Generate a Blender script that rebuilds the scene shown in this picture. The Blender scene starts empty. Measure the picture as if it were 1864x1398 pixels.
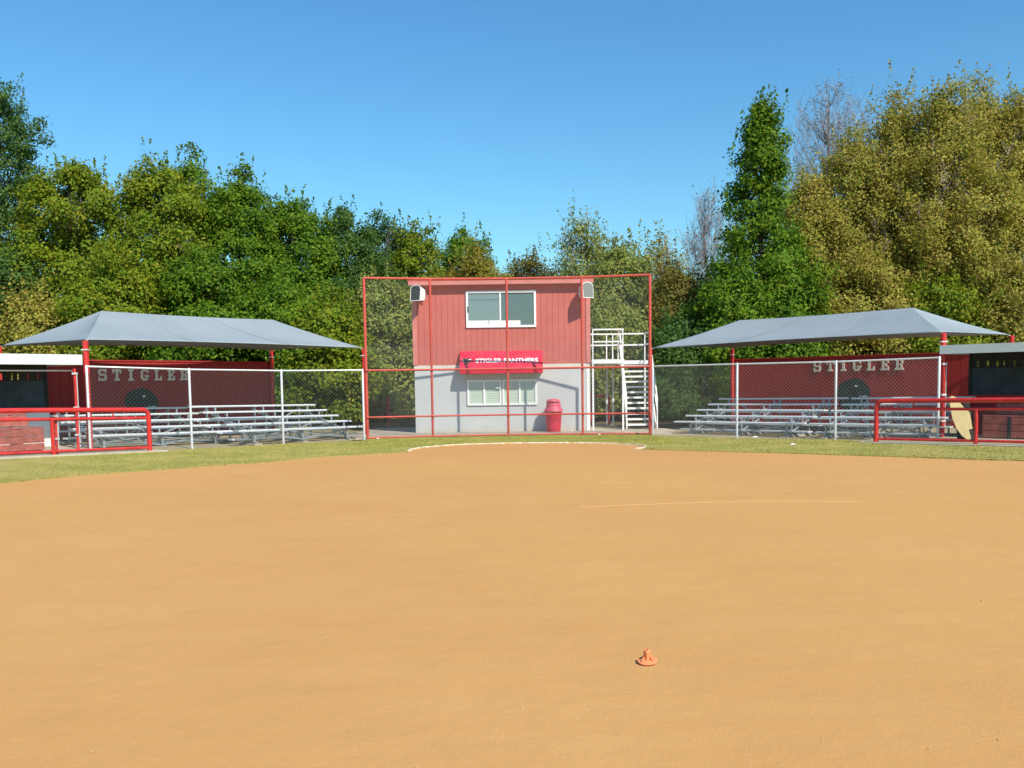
import bpy, bmesh, math, random
import numpy as np
from mathutils import Vector, Matrix
R = math.radians
random.seed(7); RS = np.random.RandomState(11)
C = bpy.context.scene.collection
scene = bpy.context.scene

# ------------------------------------------------------------------ camera
cam = bpy.data.objects.new("Camera", bpy.data.cameras.new("Camera")); C.objects.link(cam)
p_, r_ = R(4.5), R(0.8)
fw = Vector((0, math.cos(p_), -math.sin(p_))); up = Vector((0, math.sin(p_), math.cos(p_))); rt = Vector((1, 0, 0))
Rt = rt*math.cos(r_) - up*math.sin(r_); Up = rt*math.sin(r_) + up*math.cos(r_)
m3 = Matrix((Rt, Up, -fw)).transposed()
cam.matrix_world = Matrix.Translation((0, 0, 1.7)) @ m3.to_4x4()
cam.data.sensor_width = 36; cam.data.lens = 1700/1864*36
cam.data.shift_y = (697 + 1700*math.tan(p_) - 699)/1864
cam.data.clip_end = 2000; cam.data.clip_start = 0.05
scene.camera = cam
scene.render.resolution_x = 1024; scene.render.resolution_y = 768
# ------------------------------------------------------------------ light
SUN = Vector((0.72, -1.0, 1.22)).normalized()
w = bpy.data.worlds.new("World"); scene.world = w; w.use_nodes = True
nt = w.node_tree; nt.nodes.clear()
sky = nt.nodes.new('ShaderNodeTexSky'); sky.sky_type = 'NISHITA'; sky.sun_disc = False
sky.sun_elevation = math.asin(SUN.z); sky.sun_rotation = math.atan2(SUN.x, SUN.y)
sky.altitude = 200; sky.air_density = 1.35; sky.dust_density = 0.15; sky.ozone_density = 2.2
bg = nt.nodes.new('ShaderNodeBackground'); bg.inputs[1].default_value = 0.118
wo = nt.nodes.new('ShaderNodeOutputWorld')
hs = nt.nodes.new('ShaderNodeHueSaturation'); hs.inputs['Saturation'].default_value = 1.18
mu = nt.nodes.new('ShaderNodeMix'); mu.data_type = 'RGBA'; mu.blend_type = 'MULTIPLY'; mu.inputs[0].default_value = 1.0
mu.inputs[7].default_value = (0.58, 0.94, 1.10, 1)     # clear autumn blue
nt.links.new(sky.outputs[0], hs.inputs['Color']); nt.links.new(hs.outputs[0], mu.inputs[6]); nt.links.new(mu.outputs[2], bg.inputs[0])
nt.links.new(bg.outputs[0], wo.inputs[0])
sl = bpy.data.lights.new("Sun", 'SUN'); sl.energy = 4.6; sl.angle = R(0.5); sl.color = (1.0, 0.93, 0.82)
so = bpy.data.objects.new("Sun", sl); C.objects.link(so)
so.rotation_euler = (-SUN).to_track_quat('-Z', 'Y').to_euler(); so.location = SUN*60
vs = scene.view_settings; vs.view_transform = 'Standard'; vs.look = 'None'; vs.gamma = 1; vs.exposure = 0.26
vs.use_curve_mapping = False

# ------------------------------------------------------------------ materials
def newmat(name):
    m = bpy.data.materials.new(name); m.use_nodes = True
    return m, m.node_tree, m.node_tree.nodes['Principled BSDF']
def N(t, kind, **kw):
    n = t.nodes.new(kind)
    for k, v in kw.items():
        if k.startswith('i_'): n.inputs[k[2:].replace('_', ' ')].default_value = v
        else: setattr(n, k, v)
    return n
def noise(t, scale, detail=4, rough=0.6, coord=None):
    n = N(t, 'ShaderNodeTexNoise'); n.inputs['Scale'].default_value = scale
    n.inputs['Detail'].default_value = detail; n.inputs['Roughness'].default_value = rough
    if coord: t.links.new(coord, n.inputs['Vector'])
    return n.outputs['Fac']
def geo(t): return N(t, 'ShaderNodeNewGeometry').outputs['Position']
def ramp(t, fac, stops):
    r = N(t, 'ShaderNodeValToRGB'); e = r.color_ramp.elements
    while len(e) > len(stops): e.remove(e[-1])
    while len(e) < len(stops): e.new(0.5)
    for el, (p, c) in zip(e, stops): el.position = p; el.color = (c, c, c, 1) if isinstance(c, (int, float)) else (*c, 1)
    t.links.new(fac, r.inputs[0]); return r.outputs[0]
def mixc(t, fac, a, b, mode='MIX'):
    n = N(t, 'ShaderNodeMix', data_type='RGBA', blend_type=mode)
    for s, v in (('Factor', fac), ('A', a), ('B', b)):
        i = [q for q in n.inputs if q.name == s and (q.type == 'RGBA' or s == 'Factor' and q.type == 'VALUE')][0]
        if isinstance(v, (int, float)): i.default_value = v
        elif isinstance(v, tuple): i.default_value = (*v, 1)
        else: t.links.new(v, i)
    return [o for o in n.outputs if o.type == 'RGBA'][0]
def bump(t, h, b, strength=0.3, dist=0.02):
    n = N(t, 'ShaderNodeBump'); n.inputs['Strength'].default_value = strength; n.inputs['Distance'].default_value = dist
    t.links.new(h, n.inputs['Height']); t.links.new(n.outputs[0], b.inputs['Normal'])
def paint(name, col, rough=0.5, metal=0.0, var=0.12, scale=3, dirt=None, spec=0.5, bs=0.0):
    m, t, b = newmat(name); g = geo(t)
    c = mixc(t, ramp(t, noise(t, scale, 5, 0.65, g), [(0.35, 0.0), (0.7, 1.0)]), tuple(v*(1-var) for v in col), tuple(min(1, v*(1+var)) for v in col))
    if dirt:
        c = mixc(t, ramp(t, noise(t, scale*4, 6, 0.7, g), [(0.56, 0.0), (0.72, 0.7)]), c, dirt)
    t.links.new(c, b.inputs['Base Color'])
    rr = ramp(t, noise(t, scale*3, 3, 0.5, g), [(0.3, max(0, rough-0.1)), (0.7, min(1, rough+0.12))])
    t.links.new(rr, b.inputs['Roughness'])
    b.inputs['Metallic'].default_value = metal; b.inputs['Specular IOR Level'].default_value = spec
    if bs: bump(t, noise(t, 60, 4, 0.6, g), b, bs, 0.01)
    return m
M = {}
M['red_pipe'] = paint('red_pipe_paint', (0.60, 0.028, 0.024), 0.45, dirt=(0.46, 0.10, 0.07), var=0.22, scale=4, bs=0.15)
M['red_faded'] = paint('faded_red_paint', (0.58, 0.085, 0.055), 0.5, dirt=(0.4, 0.10, 0.07), var=0.15)
M['galv'] = paint('galvanised_steel', (0.72, 0.73, 0.70), 0.45, 0.35, 0.08)
M['wire'] = paint('wire', (0.42, 0.43, 0.42), 0.5, 0.3, 0.1)
M['alu'] = paint('aluminium', (0.74, 0.77, 0.76), 0.5, 0.2, 0.06, 5)
M['alud'] = paint('aluminium_frame', (0.36, 0.40, 0.42), 0.5, 0.4, 0.12, 5)
M['white'] = paint('white_paint', (0.82, 0.82, 0.78), 0.5, var=0.05, dirt=(0.68, 0.66, 0.6))
M['cream'] = paint('cream_paint', (0.66, 0.60, 0.52), 0.6, var=0.06, dirt=(0.55, 0.48, 0.40))
M['vinyl'] = paint('white_vinyl', (0.85, 0.86, 0.84), 0.4, var=0.03)
M['fascia'] = paint('white_fascia', (0.66, 0.70, 0.66), 0.5, var=0.05, dirt=(0.62, 0.64, 0.58), scale=1.5)
M['fadedtrim'] = paint('faded_pink_fascia', (0.60, 0.20, 0.17), 0.6, var=0.08)
M['canred'] = paint('red_plastic', (0.62, 0.02, 0.05), 0.42, var=0.15, dirt=(0.5, 0.08, 0.09))
M['lidred'] = paint('sun_bleached_red_plastic', (0.62, 0.09, 0.13), 0.5, var=0.12)
M['awn'] = paint('red_awning_vinyl', (0.70, 0.008, 0.045), 0.38, var=0.07, scale=2)
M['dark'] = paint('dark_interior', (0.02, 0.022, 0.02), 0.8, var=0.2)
M['black'] = paint('black', (0.012, 0.013, 0.014), 0.55)
M['bench'] = paint('red_stained_boards', (0.34, 0.085, 0.06), 0.7, var=0.3, scale=6, dirt=(0.42, 0.2, 0.14), bs=0.2)
M['curbm'] = paint('kerb_concrete', (0.52, 0.47, 0.36), 0.9, var=0.2, scale=4, dirt=(0.38, 0.33, 0.24), bs=0.4)
M['slabm'] = paint('slab_concrete', (0.47, 0.40, 0.29), 0.9, var=0.2, scale=2, dirt=(0.33, 0.29, 0.22), bs=0.4)
M['letter'] = paint('weathered_white_letters', (0.78, 0.77, 0.68), 0.6, var=0.08)
M['orange'] = paint('orange_plastic', (0.80, 0.26, 0.10), 0.5, var=0.08, scale=40, dirt=(0.62, 0.32, 0.15), bs=0.2)
M['tan'] = paint('tan_board', (0.62, 0.48, 0.22), 0.7, var=0.1, scale=8, dirt=(0.5, 0.37, 0.18))
M['screen'] = paint('dark_windscreen', (0.035, 0.055, 0.065), 0.8, var=0.25, scale=2)
M['emblem'] = paint('dark_emblem_paint', (0.018, 0.04, 0.035), 0.7, var=0.3, scale=4)
M['litter'] = paint('white_paper', (0.85, 0.84, 0.8), 0.8, var=0.05)
M['bark'] = paint('bark', (0.11, 0.09, 0.07), 0.9, var=0.35, scale=6, bs=0.6)
M['twig'] = paint('grey_twigs', (0.36, 0.30, 0.28), 0.9, var=0.25, scale=3)
M['stone'] = paint('clods', (0.50, 0.33, 0.16), 0.95, var=0.3, scale=20)
M['rock'] = paint('fieldstone', (0.45, 0.38, 0.30), 0.9, var=0.25, scale=4, bs=0.5)

def siding_mat():                       # vertical groove panels
    m, t, b = newmat('red_grooved_siding'); g = geo(t)
    sx = N(t, 'ShaderNodeSeparateXYZ'); t.links.new(g, sx.inputs[0])
    fz = ramp(t, noise(t, 1.3, 5, 0.65, g), [(0.35, 0.0), (0.7, 1.0)])
    c = mixc(t, fz, (0.50, 0.115, 0.09), (0.55, 0.14, 0.11))
    mp = N(t, 'ShaderNodeMapping'); mp.inputs['Scale'].default_value = (9, 9, 0.5); t.links.new(g, mp.inputs[0])
    c = mixc(t, ramp(t, noise(t, 2.2, 5, 0.7, mp.outputs[0]), [(0.5, 0.0), (0.8, 0.18)]), c, (0.60, 0.17, 0.135))
    t.links.new(c, b.inputs['Base Color']); b.inputs['Roughness'].default_value = 0.65
    bump(t, noise(t, 5, 6, 0.7, mp.outputs[0]), b, 0.25, 0.01)
    return m
M['siding'] = siding_mat()
def block_mat():                        # painted concrete block
    m, t, b = newmat('painted_block'); g = geo(t)
    tc = N(t, 'ShaderNodeTexCoord')
    mp = N(t, 'ShaderNodeMapping'); mp.inputs['Rotation'].default_value = (R(90), 0, 0); t.links.new(tc.outputs['Object'], mp.inputs[0])
    br = N(t, 'ShaderNodeTexBrick'); t.links.new(mp.outputs[0], br.inputs[0])
    br.inputs['Scale'].default_value = 1.0; br.inputs['Brick Width'].default_value = 0.4; br.inputs['Row Height'].default_value = 0.2
    br.inputs['Mortar Size'].default_value = 0.008; br.inputs['Mortar Smooth'].default_value = 0.6
    c = mixc(t, ramp(t, noise(t, 1.5, 5, 0.65, g), [(0.35, 0.0), (0.7, 1.0)]), (0.50, 0.515, 0.505), (0.56, 0.57, 0.555))
    c = mixc(t, br.outputs['Fac'], c, (0.50, 0.54, 0.56))
    sx = N(t, 'ShaderNodeSeparateXYZ'); t.links.new(g, sx.inputs[0])
    # splash-back dirt near the slab
    ad = N(t, 'ShaderNodeMath', operation='ADD'); t.links.new(sx.outputs[2], ad.inputs[0]); t.links.new(noise(t, 4, 5, 0.7, g), ad.inputs[1])
    c = mixc(t, ramp(t, ad.outputs[0], [(0.5, 0.55), (0.78, 0.0)]), c, (0.47, 0.42, 0.33))
    t.links.new(c, b.inputs['Base Color']); b.inputs['Roughness'].default_value = 0.8
    iv = N(t, 'ShaderNodeMath', operation='MULTIPLY_ADD'); iv.inputs[1].default_value = -1; iv.inputs[2].default_value = 1
    t.links.new(br.outputs['Fac'], iv.inputs[0]); bump(t, iv.outputs[0], b, 0.5, 0.006)
    return m
M['block'] = block_mat()
def fence_wood():
    m, t, b = newmat('dark_red_wall_boards'); g = geo(t)
    mp = N(t, 'ShaderNodeMapping'); mp.inputs['Scale'].default_value = (5, 5, 0.6); t.links.new(g, mp.inputs[0])
    c = mixc(t, ramp(t, noise(t, 2, 5, 0.7, mp.outputs[0]), [(0.35, 0.0), (0.7, 1.0)]), (0.34, 0.020, 0.020), (0.42, 0.034, 0.028))
    t.links.new(c, b.inputs['Base Color']); b.inputs['Roughness'].default_value = 0.7
    return m
M['rwall'] = fence_wood()
def fabric():
    m, t, b = newmat('shade_cloth'); g = geo(t)
    c = mixc(t, ramp(t, noise(t, 0.8, 3, 0.5, g), [(0.3, 0.0), (0.7, 1.0)]), (0.25, 0.292, 0.308), (0.282, 0.325, 0.34))
    t.links.new(c, b.inputs['Base Color']); b.inputs['Roughness'].default_value = 0.75
    bump(t, noise(t, 1.6, 4, 0.55, g), b, 0.35, 0.06)
    return m
M['fabric'] = fabric(); M['seam'] = paint('seam_tape', (0.33, 0.37, 0.385), 0.7, var=0.08)
def glass(name, col, rough=0.04, spec=1.0):
    m, t, b = newmat(name); b.inputs['Base Color'].default_value = (*col, 1); b.inputs['Roughness'].default_value = rough
    b.inputs['Specular IOR Level'].default_value = spec; b.inputs['IOR'].default_value = 1.6
    b.inputs['Coat Weight'].default_value = 0.15; b.inputs['Coat Roughness'].default_value = 0.02
    return m
M['glass_a'] = glass('window_glass_pale', (0.17, 0.23, 0.225)); M['glass_b'] = glass('window_glass_dark', (0.085, 0.12, 0.11))
def blind():
    m, t, b = newmat('closed_blind_behind_glass'); g = geo(t)
    b.inputs['Base Color'].default_value = (0.50, 0.58, 0.46, 1); b.inputs['Roughness'].default_value = 0.3
    b.inputs['Coat Weight'].default_value = 0.6; b.inputs['Coat Roughness'].default_value = 0.05
    return m
M['blind'] = blind()
def dirt_mat():
    m, t, b = newmat('infield_clay'); g = geo(t)
    sx = N(t, 'ShaderNodeSeparateXYZ'); t.links.new(g, sx.inputs[0])
    c = mixc(t, ramp(t, noise(t, 0.35, 5, 0.6, g), [(0.35, 0.0), (0.68, 1.0)]), (0.53, 0.263, 0.076), (0.585, 0.302, 0.096))
    # redder clay worn round home plate
    vm = N(t, 'ShaderNodeVectorMath', operation='DISTANCE'); vm.inputs[1].default_value = (0.4, 23.8, 0); t.links.new(g, vm.inputs[0])
    ad = N(t, 'ShaderNodeMath', operation='MULTIPLY_ADD'); ad.inputs[1].default_value = 2.5; t.links.new(noise(t, 0.9, 4, 0.6, g), ad.inputs[0]); t.links.new(vm.outputs['Value'], ad.inputs[2])
    c = mixc(t, ramp(t, N_div(t, ad.outputs[0], 8.0), [(0.45, 0.55), (0.85, 0.0)]), c, (0.52, 0.24, 0.085))
    c = mixc(t, ramp(t, noise(t, 0.09, 3, 0.5, g), [(0.42, 0.0), (0.62, 0.6)]), c, (0.55, 0.295, 0.078))
    # drag-mat streaks and scuffs
    mp = N(t, 'ShaderNodeMapping'); mp.inputs['Scale'].default_value = (0.35, 2.6, 1); mp.inputs['Rotation'].default_value = (0, 0, R(6)); t.links.new(g, mp.inputs[0])
    c = mixc(t, ramp(t, noise(t, 1.1, 6, 0.7, mp.outputs[0]), [(0.4, 0.0), (0.75, 0.3)]), c, (0.62, 0.345, 0.125))
    c = mixc(t, ramp(t, noise(t, 2.2, 7, 0.75, g), [(0.50, 0.0), (0.78, 0.5)]), c, (0.45, 0.23, 0.075))
    c = mixc(t, ramp(t, noise(t, 90, 3, 0.8, g), [(0.35, 0.0), (0.8, 0.5)]), c, (0.64, 0.40, 0.19))
    t.links.new(c, b.inputs['Base Color']); b.inputs['Roughness'].default_value = 0.95; b.inputs['Specular IOR Level'].default_value = 0.15
    a = N(t, 'ShaderNodeMath', operation='ADD'); t.links.new(noise(t, 45, 6, 0.75, g), a.inputs[0])
    s = N(t, 'ShaderNodeMath', operation='MULTIPLY'); s.inputs[1].default_value = 3.0; t.links.new(noise(t, 3.5, 5, 0.65, g), s.inputs[0]); t.links.new(s.outputs[0], a.inputs[1])
    bump(t, a.outputs[0], b, 0.4, 0.010)
    return m
def N_div(t, v, d):
    n = N(t, 'ShaderNodeMath', operation='DIVIDE'); n.inputs[1].default_value = d; t.links.new(v, n.inputs[0]); return n.outputs[0]
M['dirt'] = dirt_mat()
def grass_mat(name, a, b2, c3):
    m, t, b = newmat(name); g = geo(t)
    c = mixc(t, ramp(t, noise(t, 0.8, 5, 0.65, g), [(0.4, 0.0), (0.62, 1.0)]), a, b2)
    c = mixc(t, ramp(t, noise(t, 14, 6, 0.8, g), [(0.42, 0.0), (0.66, 0.8)]), c, c3)
    t.links.new(c, b.inputs['Base Color']); b.inputs['Roughness'].default_value = 0.95; b.inputs['Specular IOR Level'].default_value = 0.1
    bump(t, noise(t, 30, 5, 0.8, g), b, 0.8, 0.04)
    return m
M['grass'] = grass_mat('dry_turf', (0.30, 0.30, 0.06), (0.45, 0.38, 0.11), (0.52, 0.41, 0.17))
M['ground'] = grass_mat('bare_ground', (0.30, 0.25, 0.13), (0.22, 0.20, 0.08), (0.36, 0.30, 0.18))
M['wornm'] = grass_mat('worn_dirt', (0.42, 0.34, 0.21), (0.33, 0.28, 0.15), (0.50, 0.42, 0.28))
M['darkm'] = grass_mat('dark_ground', (0.10, 0.08, 0.035), (0.15, 0.11, 0.05), (0.20, 0.14, 0.06))
M['blade'] = grass_mat('grass_blades', (0.28, 0.32, 0.05), (0.46, 0.41, 0.10), (0.52, 0.44, 0.16))
def chalk():
    m, t, b = newmat('field_chalk'); g = geo(t)
    c = mixc(t, ramp(t, noise(t, 9, 6, 0.75, g), [(0.40, 0.0), (0.60, 1.0)]), (0.78, 0.71, 0.55), (0.46, 0.33, 0.14))
    t.links.new(c, b.inputs['Base Color']); b.inputs['Roughness'].default_value = 0.95
    return m
M['chalk'] = chalk()
def chalk2():
    m, t, b = newmat('scuffed_ridge'); g = geo(t)
    c = mixc(t, ramp(t, noise(t, 5, 6, 0.75, g), [(0.40, 0.0), (0.62, 1.0)]), (0.60, 0.345, 0.13), (0.56, 0.30, 0.10))
    t.links.new(c, b.inputs['Base Color']); b.inputs['Roughness'].default_value = 0.95
    return m
M['faint'] = chalk2()
def leafmat():
    m, t, b = newmat('leaves')
    at = N(t, 'ShaderNodeVertexColor', layer_name='Col')
    t.links.new(at.outputs[0], b.inputs['Base Color']); b.inputs['Roughness'].default_value = 0.5
    b.inputs['Specular IOR Level'].default_value = 0.12
    tr = N(t, 'ShaderNodeBsdfTranslucent'); t.links.new(at.outputs[0], tr.inputs[0])
    mx = N(t, 'ShaderNodeMixShader'); mx.inputs[0].default_value = 0.38
    t.links.new(b.outputs[0], mx.inputs[1]); t.links.new(tr.outputs[0], mx.inputs[2])
    t.links.new(mx.outputs[0], t.nodes['Material Output'].inputs[0])
    return m
M['leaf'] = leafmat()

# ------------------------------------------------------------------ mesh helpers
def T(x):                                # the ground swells a little towards both dugouts
    if x < -7: u = min(1, (-x-7)/6.0); return 0.17*u*u*(3-2*u)
    if x > 8: u = min(1, (x-8)/5.0); return 0.07*u*u*(3-2*u)
    return 0.0
class MB:
    def __init__(s): s.v = []; s.f = []
    def add(s, vs, fs):
        n = len(s.v); s.v += [tuple(v) for v in vs]; s.f += [tuple(i+n for i in f) for f in fs]; return s
    def box(s, x0, y0, z0, x1, y1, z1):
        return s.add([(x0,y0,z0),(x1,y0,z0),(x1,y1,z0),(x0,y1,z0),(x0,y0,z1),(x1,y0,z1),(x1,y1,z1),(x0,y1,z1)],
                     [(0,3,2,1),(4,5,6,7),(0,1,5,4),(1,2,6,5),(2,3,7,6),(3,0,4,7)])
    def obox(s, o, ax, ay, az):          # oriented box from corner o and three edge vectors
        o, ax, ay, az = map(Vector, (o, ax, ay, az))
        vs = [o, o+ax, o+ax+ay, o+ay, o+az, o+ax+az, o+ax+ay+az, o+ay+az]
        fs = [(0,3,2,1),(4,5,6,7),(0,1,5,4),(1,2,6,5),(2,3,7,6),(3,0,4,7)]
        if ax.cross(ay).dot(az) < 0: fs = [f[::-1] for f in fs]
        return s.add(vs, fs)
    def bar(s, p, q, w, h, upv=(0, 0, 1)):
        p, q = Vector(p), Vector(q); d = (q-p).normalized(); u = Vector(upv)
        sd = d.cross(u)
        if sd.length < 1e-4: sd = d.cross(Vector((0, 1, 0)))
        sd.normalize(); u2 = sd.cross(d).normalized()
        return s.obox(p - sd*w/2 - u2*h/2, q-p, sd*w, u2*h)
    def tube(s, pts, r, n=10, caps=True):
        pts = [Vector(p) for p in pts]; rr = r if isinstance(r, (list, tuple)) else [r]*len(pts)
        base = len(s.v); prev = None
        for i, p in enumerate(pts):
            d = (pts[min(i+1, len(pts)-1)] - pts[max(i-1, 0)]).normalized()
            if prev is None: a = d.cross(Vector((0, 0, 1)) if abs(d.z) < 0.9 else Vector((0, 1, 0))).normalized()
            else: a = (prev - d*prev.dot(d)).normalized()
            prev = a; b = d.cross(a)
            for k in range(n):
                t = 2*math.pi*k/n; s.v.append(tuple(p + (a*math.cos(t) + b*math.sin(t))*rr[i]))
        for i in range(len(pts)-1):
            for k in range(n):
                k2 = (k+1) % n; s.f.append((base+i*n+k, base+i*n+k2, base+(i+1)*n+k2, base+(i+1)*n+k))
        if caps:
            s.f.append(tuple(base+k for k in range(n))[::-1]); e = base+(len(pts)-1)*n; s.f.append(tuple(e+k for k in range(n)))
        return s
    def lathe(s, prof, c=(0, 0, 0), n=32):
        base = len(s.v)
        for r, z in prof:
            for k in range(n):
                t = 2*math.pi*k/n; s.v.append((c[0]+r*math.cos(t), c[1]+r*math.sin(t), c[2]+z))
        for i in range(len(prof)-1):
            for k in range(n):
                k2 = (k+1) % n; s.f.append((base+i*n+k, base+i*n+k2, base+(i+1)*n+k2, base+(i+1)*n+k))
        s.f.append(tuple(base+k for k in range(n))[::-1]); e = base+(len(prof)-1)*n; s.f.append(tuple(e+k for k in range(n)))
        return s
    def build(s, name, mat, parent=None, smooth=False, bevel=0):
        me = bpy.data.meshes.new(name)
        off = root_loc(parent)
        vs_ = [(a-off[0], b-off[1], c-off[2]) for a, b, c in s.v] if parent is not None else s.v
        me.from_pydata(vs_, [], s.f); me.materials.append(M[mat] if isinstance(mat, str) else mat); me.update()
        if smooth:
            me.polygons.foreach_set('use_smooth', [True]*len(me.polygons))
            try: me.set_sharp_from_angle(angle=R(40))
            except Exception: pass
        o = bpy.data.objects.new(name, me); C.objects.link(o)
        if parent is not None: o.parent = parent
        if bevel:
            b = o.modifiers.new('bevel', 'BEVEL'); b.width = bevel; b.segments = 2; b.limit_method = 'ANGLE'
        return o
def root_loc(o):
    if o is None: return Vector((0, 0, 0))
    while o.parent is not None: o = o.parent
    return o.location.copy()
def tag(o, label=None, cat=None, group=None, kind=None):
    if label: o['label'] = label
    if cat: o['category'] = cat
    if group: o['group'] = group
    if kind: o['kind'] = kind
    return o
def thing(name, loc, label, cat, group=None):
    o = bpy.data.objects.new(name, None); C.objects.link(o); o.location = loc; o.empty_display_size = 0.2
    return tag(o, label, cat, group)
def copy_tree(o, parent=None):
    c = o.copy(); C.objects.link(c); c.parent = parent
    for ch in o.children: copy_tree(ch, c)
    return c
def sheet(name, poly, z, mat, terrain=True, step=0.5, skirt=0):
    bm = bmesh.new(); f = bm.faces.new([bm.verts.new((x, y, z)) for x, y in poly])
    bmesh.ops.triangulate(bm, faces=[f])
    if terrain:
        x = -13.5
        while x < 13.6:
            if abs(x) >= 6.5:
                bmesh.ops.bisect_plane(bm, geom=bm.verts[:]+bm.edges[:]+bm.faces[:], plane_co=(x, 0, 0), plane_no=(1, 0, 0))
            x += step
        for v in bm.verts: v.co.z += T(v.co.x)
    if skirt:
        be = [e for e in bm.edges if len(e.link_faces) == 1]
        r = bmesh.ops.extrude_edge_only(bm, edges=be)
        for v in r['geom']:
            if isinstance(v, bmesh.types.BMVert): v.co.z -= skirt
    bmesh.ops.recalc_face_normals(bm, faces=bm.faces[:])
    if bm.faces and sum(f.normal.z for f in bm.faces) < 0: bmesh.ops.reverse_faces(bm, faces=bm.faces[:])
    me = bpy.data.meshes.new(name); bm.to_mesh(me); bm.free(); me.materials.append(M[mat])
    o = bpy.data.objects.new(name, me); C.objects.link(o); return o
def chain(mb, p0, p1, z0, z1, sp=0.075, rw=0.0018, off=0.0):
    """woven diagonal wires between two ground points"""
    p0, p1 = Vector(p0), Vector(p1); W = (p1-p0).length; d = (p1-p0)/W; nrm = Vector((d.y, -d.x)); H = z1-z0
    for sgn in (1, -1):
        o = nrm*(off + 0.003*sgn); k = -H
        while k < W:
            a0, a1 = max(k, 0), min(k+H, W)
            if a1 - a0 > 0.01:
                h0, h1 = a0-k, a1-k
                if sgn < 0: h0, h1 = H-h0, H-h1
                A = p0 + d*a0 + o; B = p0 + d*a1 + o
                mb.tube([(A.x, A.y, z0+h0), (B.x, B.y, z0+h1)], rw, 3, False)
            k += sp
def text_mb(s, size, depth, bold=0.0, sx=1.0):
    cu = bpy.data.curves.new('t', 'FONT'); cu.body = s; cu.size = size; cu.extrude = depth; cu.offset = bold; cu.resolution_u = 4
    o = bpy.data.objects.new('t', cu); C.objects.link(o); dg = bpy.context.evaluated_depsgraph_get(); dg.update()
    me = bpy.data.meshes.new_from_object(o.evaluated_get(dg))
    v = [(q.co.x*sx, q.co.y, q.co.z) for q in me.vertices]; f = [tuple(p.vertices) for p in me.polygons]
    bpy.data.objects.remove(o); bpy.data.curves.remove(cu)
    return v, f

# ------------------------------------------------------------------ ground
def wiggle(pts, amp=0.05, seg=0.25, seed=1):
    rs = random.Random(seed); out = []
    for (a, b) in zip(pts[:-1], pts[1:]):
        n = max(1, int(math.dist(a, b)/seg))
        if math.dist(a, b) > 12: n = min(n, 60)
        for i in range(n):
            t = i/n; out.append((a[0]+(b[0]-a[0])*t + rs.uniform(-amp, amp), a[1]+(b[1]-a[1])*t + rs.uniform(-amp, amp)))
    out.append(pts[-1]); return out
gp = [(-400, -120), (400, -120), (400, 500), (-400, 500)]
tag(sheet('ground', gp, -0.02, 'ground'), kind='structure')
edgeL = [(-26, -10), (-9.85, 15.1), (-9.09, 16.5), (-8.44, 17.8), (-7.8, 18.7), (-7.0, 19.55), (-6.3, 20.25), (-5.56, 20.85), (-4.9, 21.65), (-4.14, 22.4), (-3.3, 22.95), (-2.62, 23.35)]
home = [(-2.62, 23.35), (-2.68, 24.2), (-2.4, 25.1), (-1.9, 25.7), (-1.26, 26.1), (-0.1, 26.35), (1.06, 26.3), (2.2, 25.95), (2.9, 25.5), (3.3, 25.0), (3.5, 24.3), (3.38, 23.5), (3.25, 23.2)]
edgeR = [(3.25, 23.2), (4.82, 22.2), (5.9, 21.55), (6.97, 20.8), (8.0, 20.1), (8.8, 19.4), (10.06, 18.3), (30, -2)]
bound = wiggle(edgeL, 0.035, 0.22, 1)[:-1] + wiggle(home, 0.012, 0.2, 2)[:-1] + wiggle(edgeR, 0.035, 0.22, 3)
dirt = [(-30, -40), (30, -40)] + [(30, -2)] + [(x, y+0.25) for x, y in edgeR[::-1][1:-1]] + [(3.6, 23.6), (3.6, 25.0), (2.9, 25.9), (1.1, 26.6), (-0.1, 26.6), (-1.5, 26.4), (-2.6, 25.5), (-2.9, 24), (-2.9, 23.7)] + [(x-0.1, y+0.25) for x, y in edgeL[::-1][1:]] + [(-30, -10)]
tag(sheet('infield_dirt', dirt, 0.0, 'dirt'), kind='structure')
fenceL = [(-10.86, 24.02), (-8.68, 25.3), (-6.72, 27.45), (-4.50, 28.45)]
fenceR = [(4.36, 28.8), (6.51, 26.96), (8.97, 25.85), (11.06, 24.2)]
outer = [(34, -2), (10.6, 22.35), (9.3, 23.75), (8.97, 25.55), (6.51, 26.7), (4.5, 28.5), (4.4, 29.1), (2.26, 29.55), (0, 29.65), (-2.5, 29.4), (-4.5, 28.9), (-4.4, 28.2), (-6.6, 27.2), (-8.5, 25.2), (-9.1, 24.0), (-11.3, 20.9), (-30, -10)]
grass_poly = bound + wiggle(outer, 0.05, 0.3, 4)
tag(sheet('grass_strip', grass_poly, 0.022, 'grass', skirt=.03), kind='structure')
DL = Vector((-math.cos(0.898), -math.sin(0.898))); BL = Vector((-math.sin(0.898), math.cos(0.898)))
DR = Vector((math.cos(0.82), -math.sin(0.82))); BR = Vector((math.sin(0.82), math.cos(0.82)))
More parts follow.
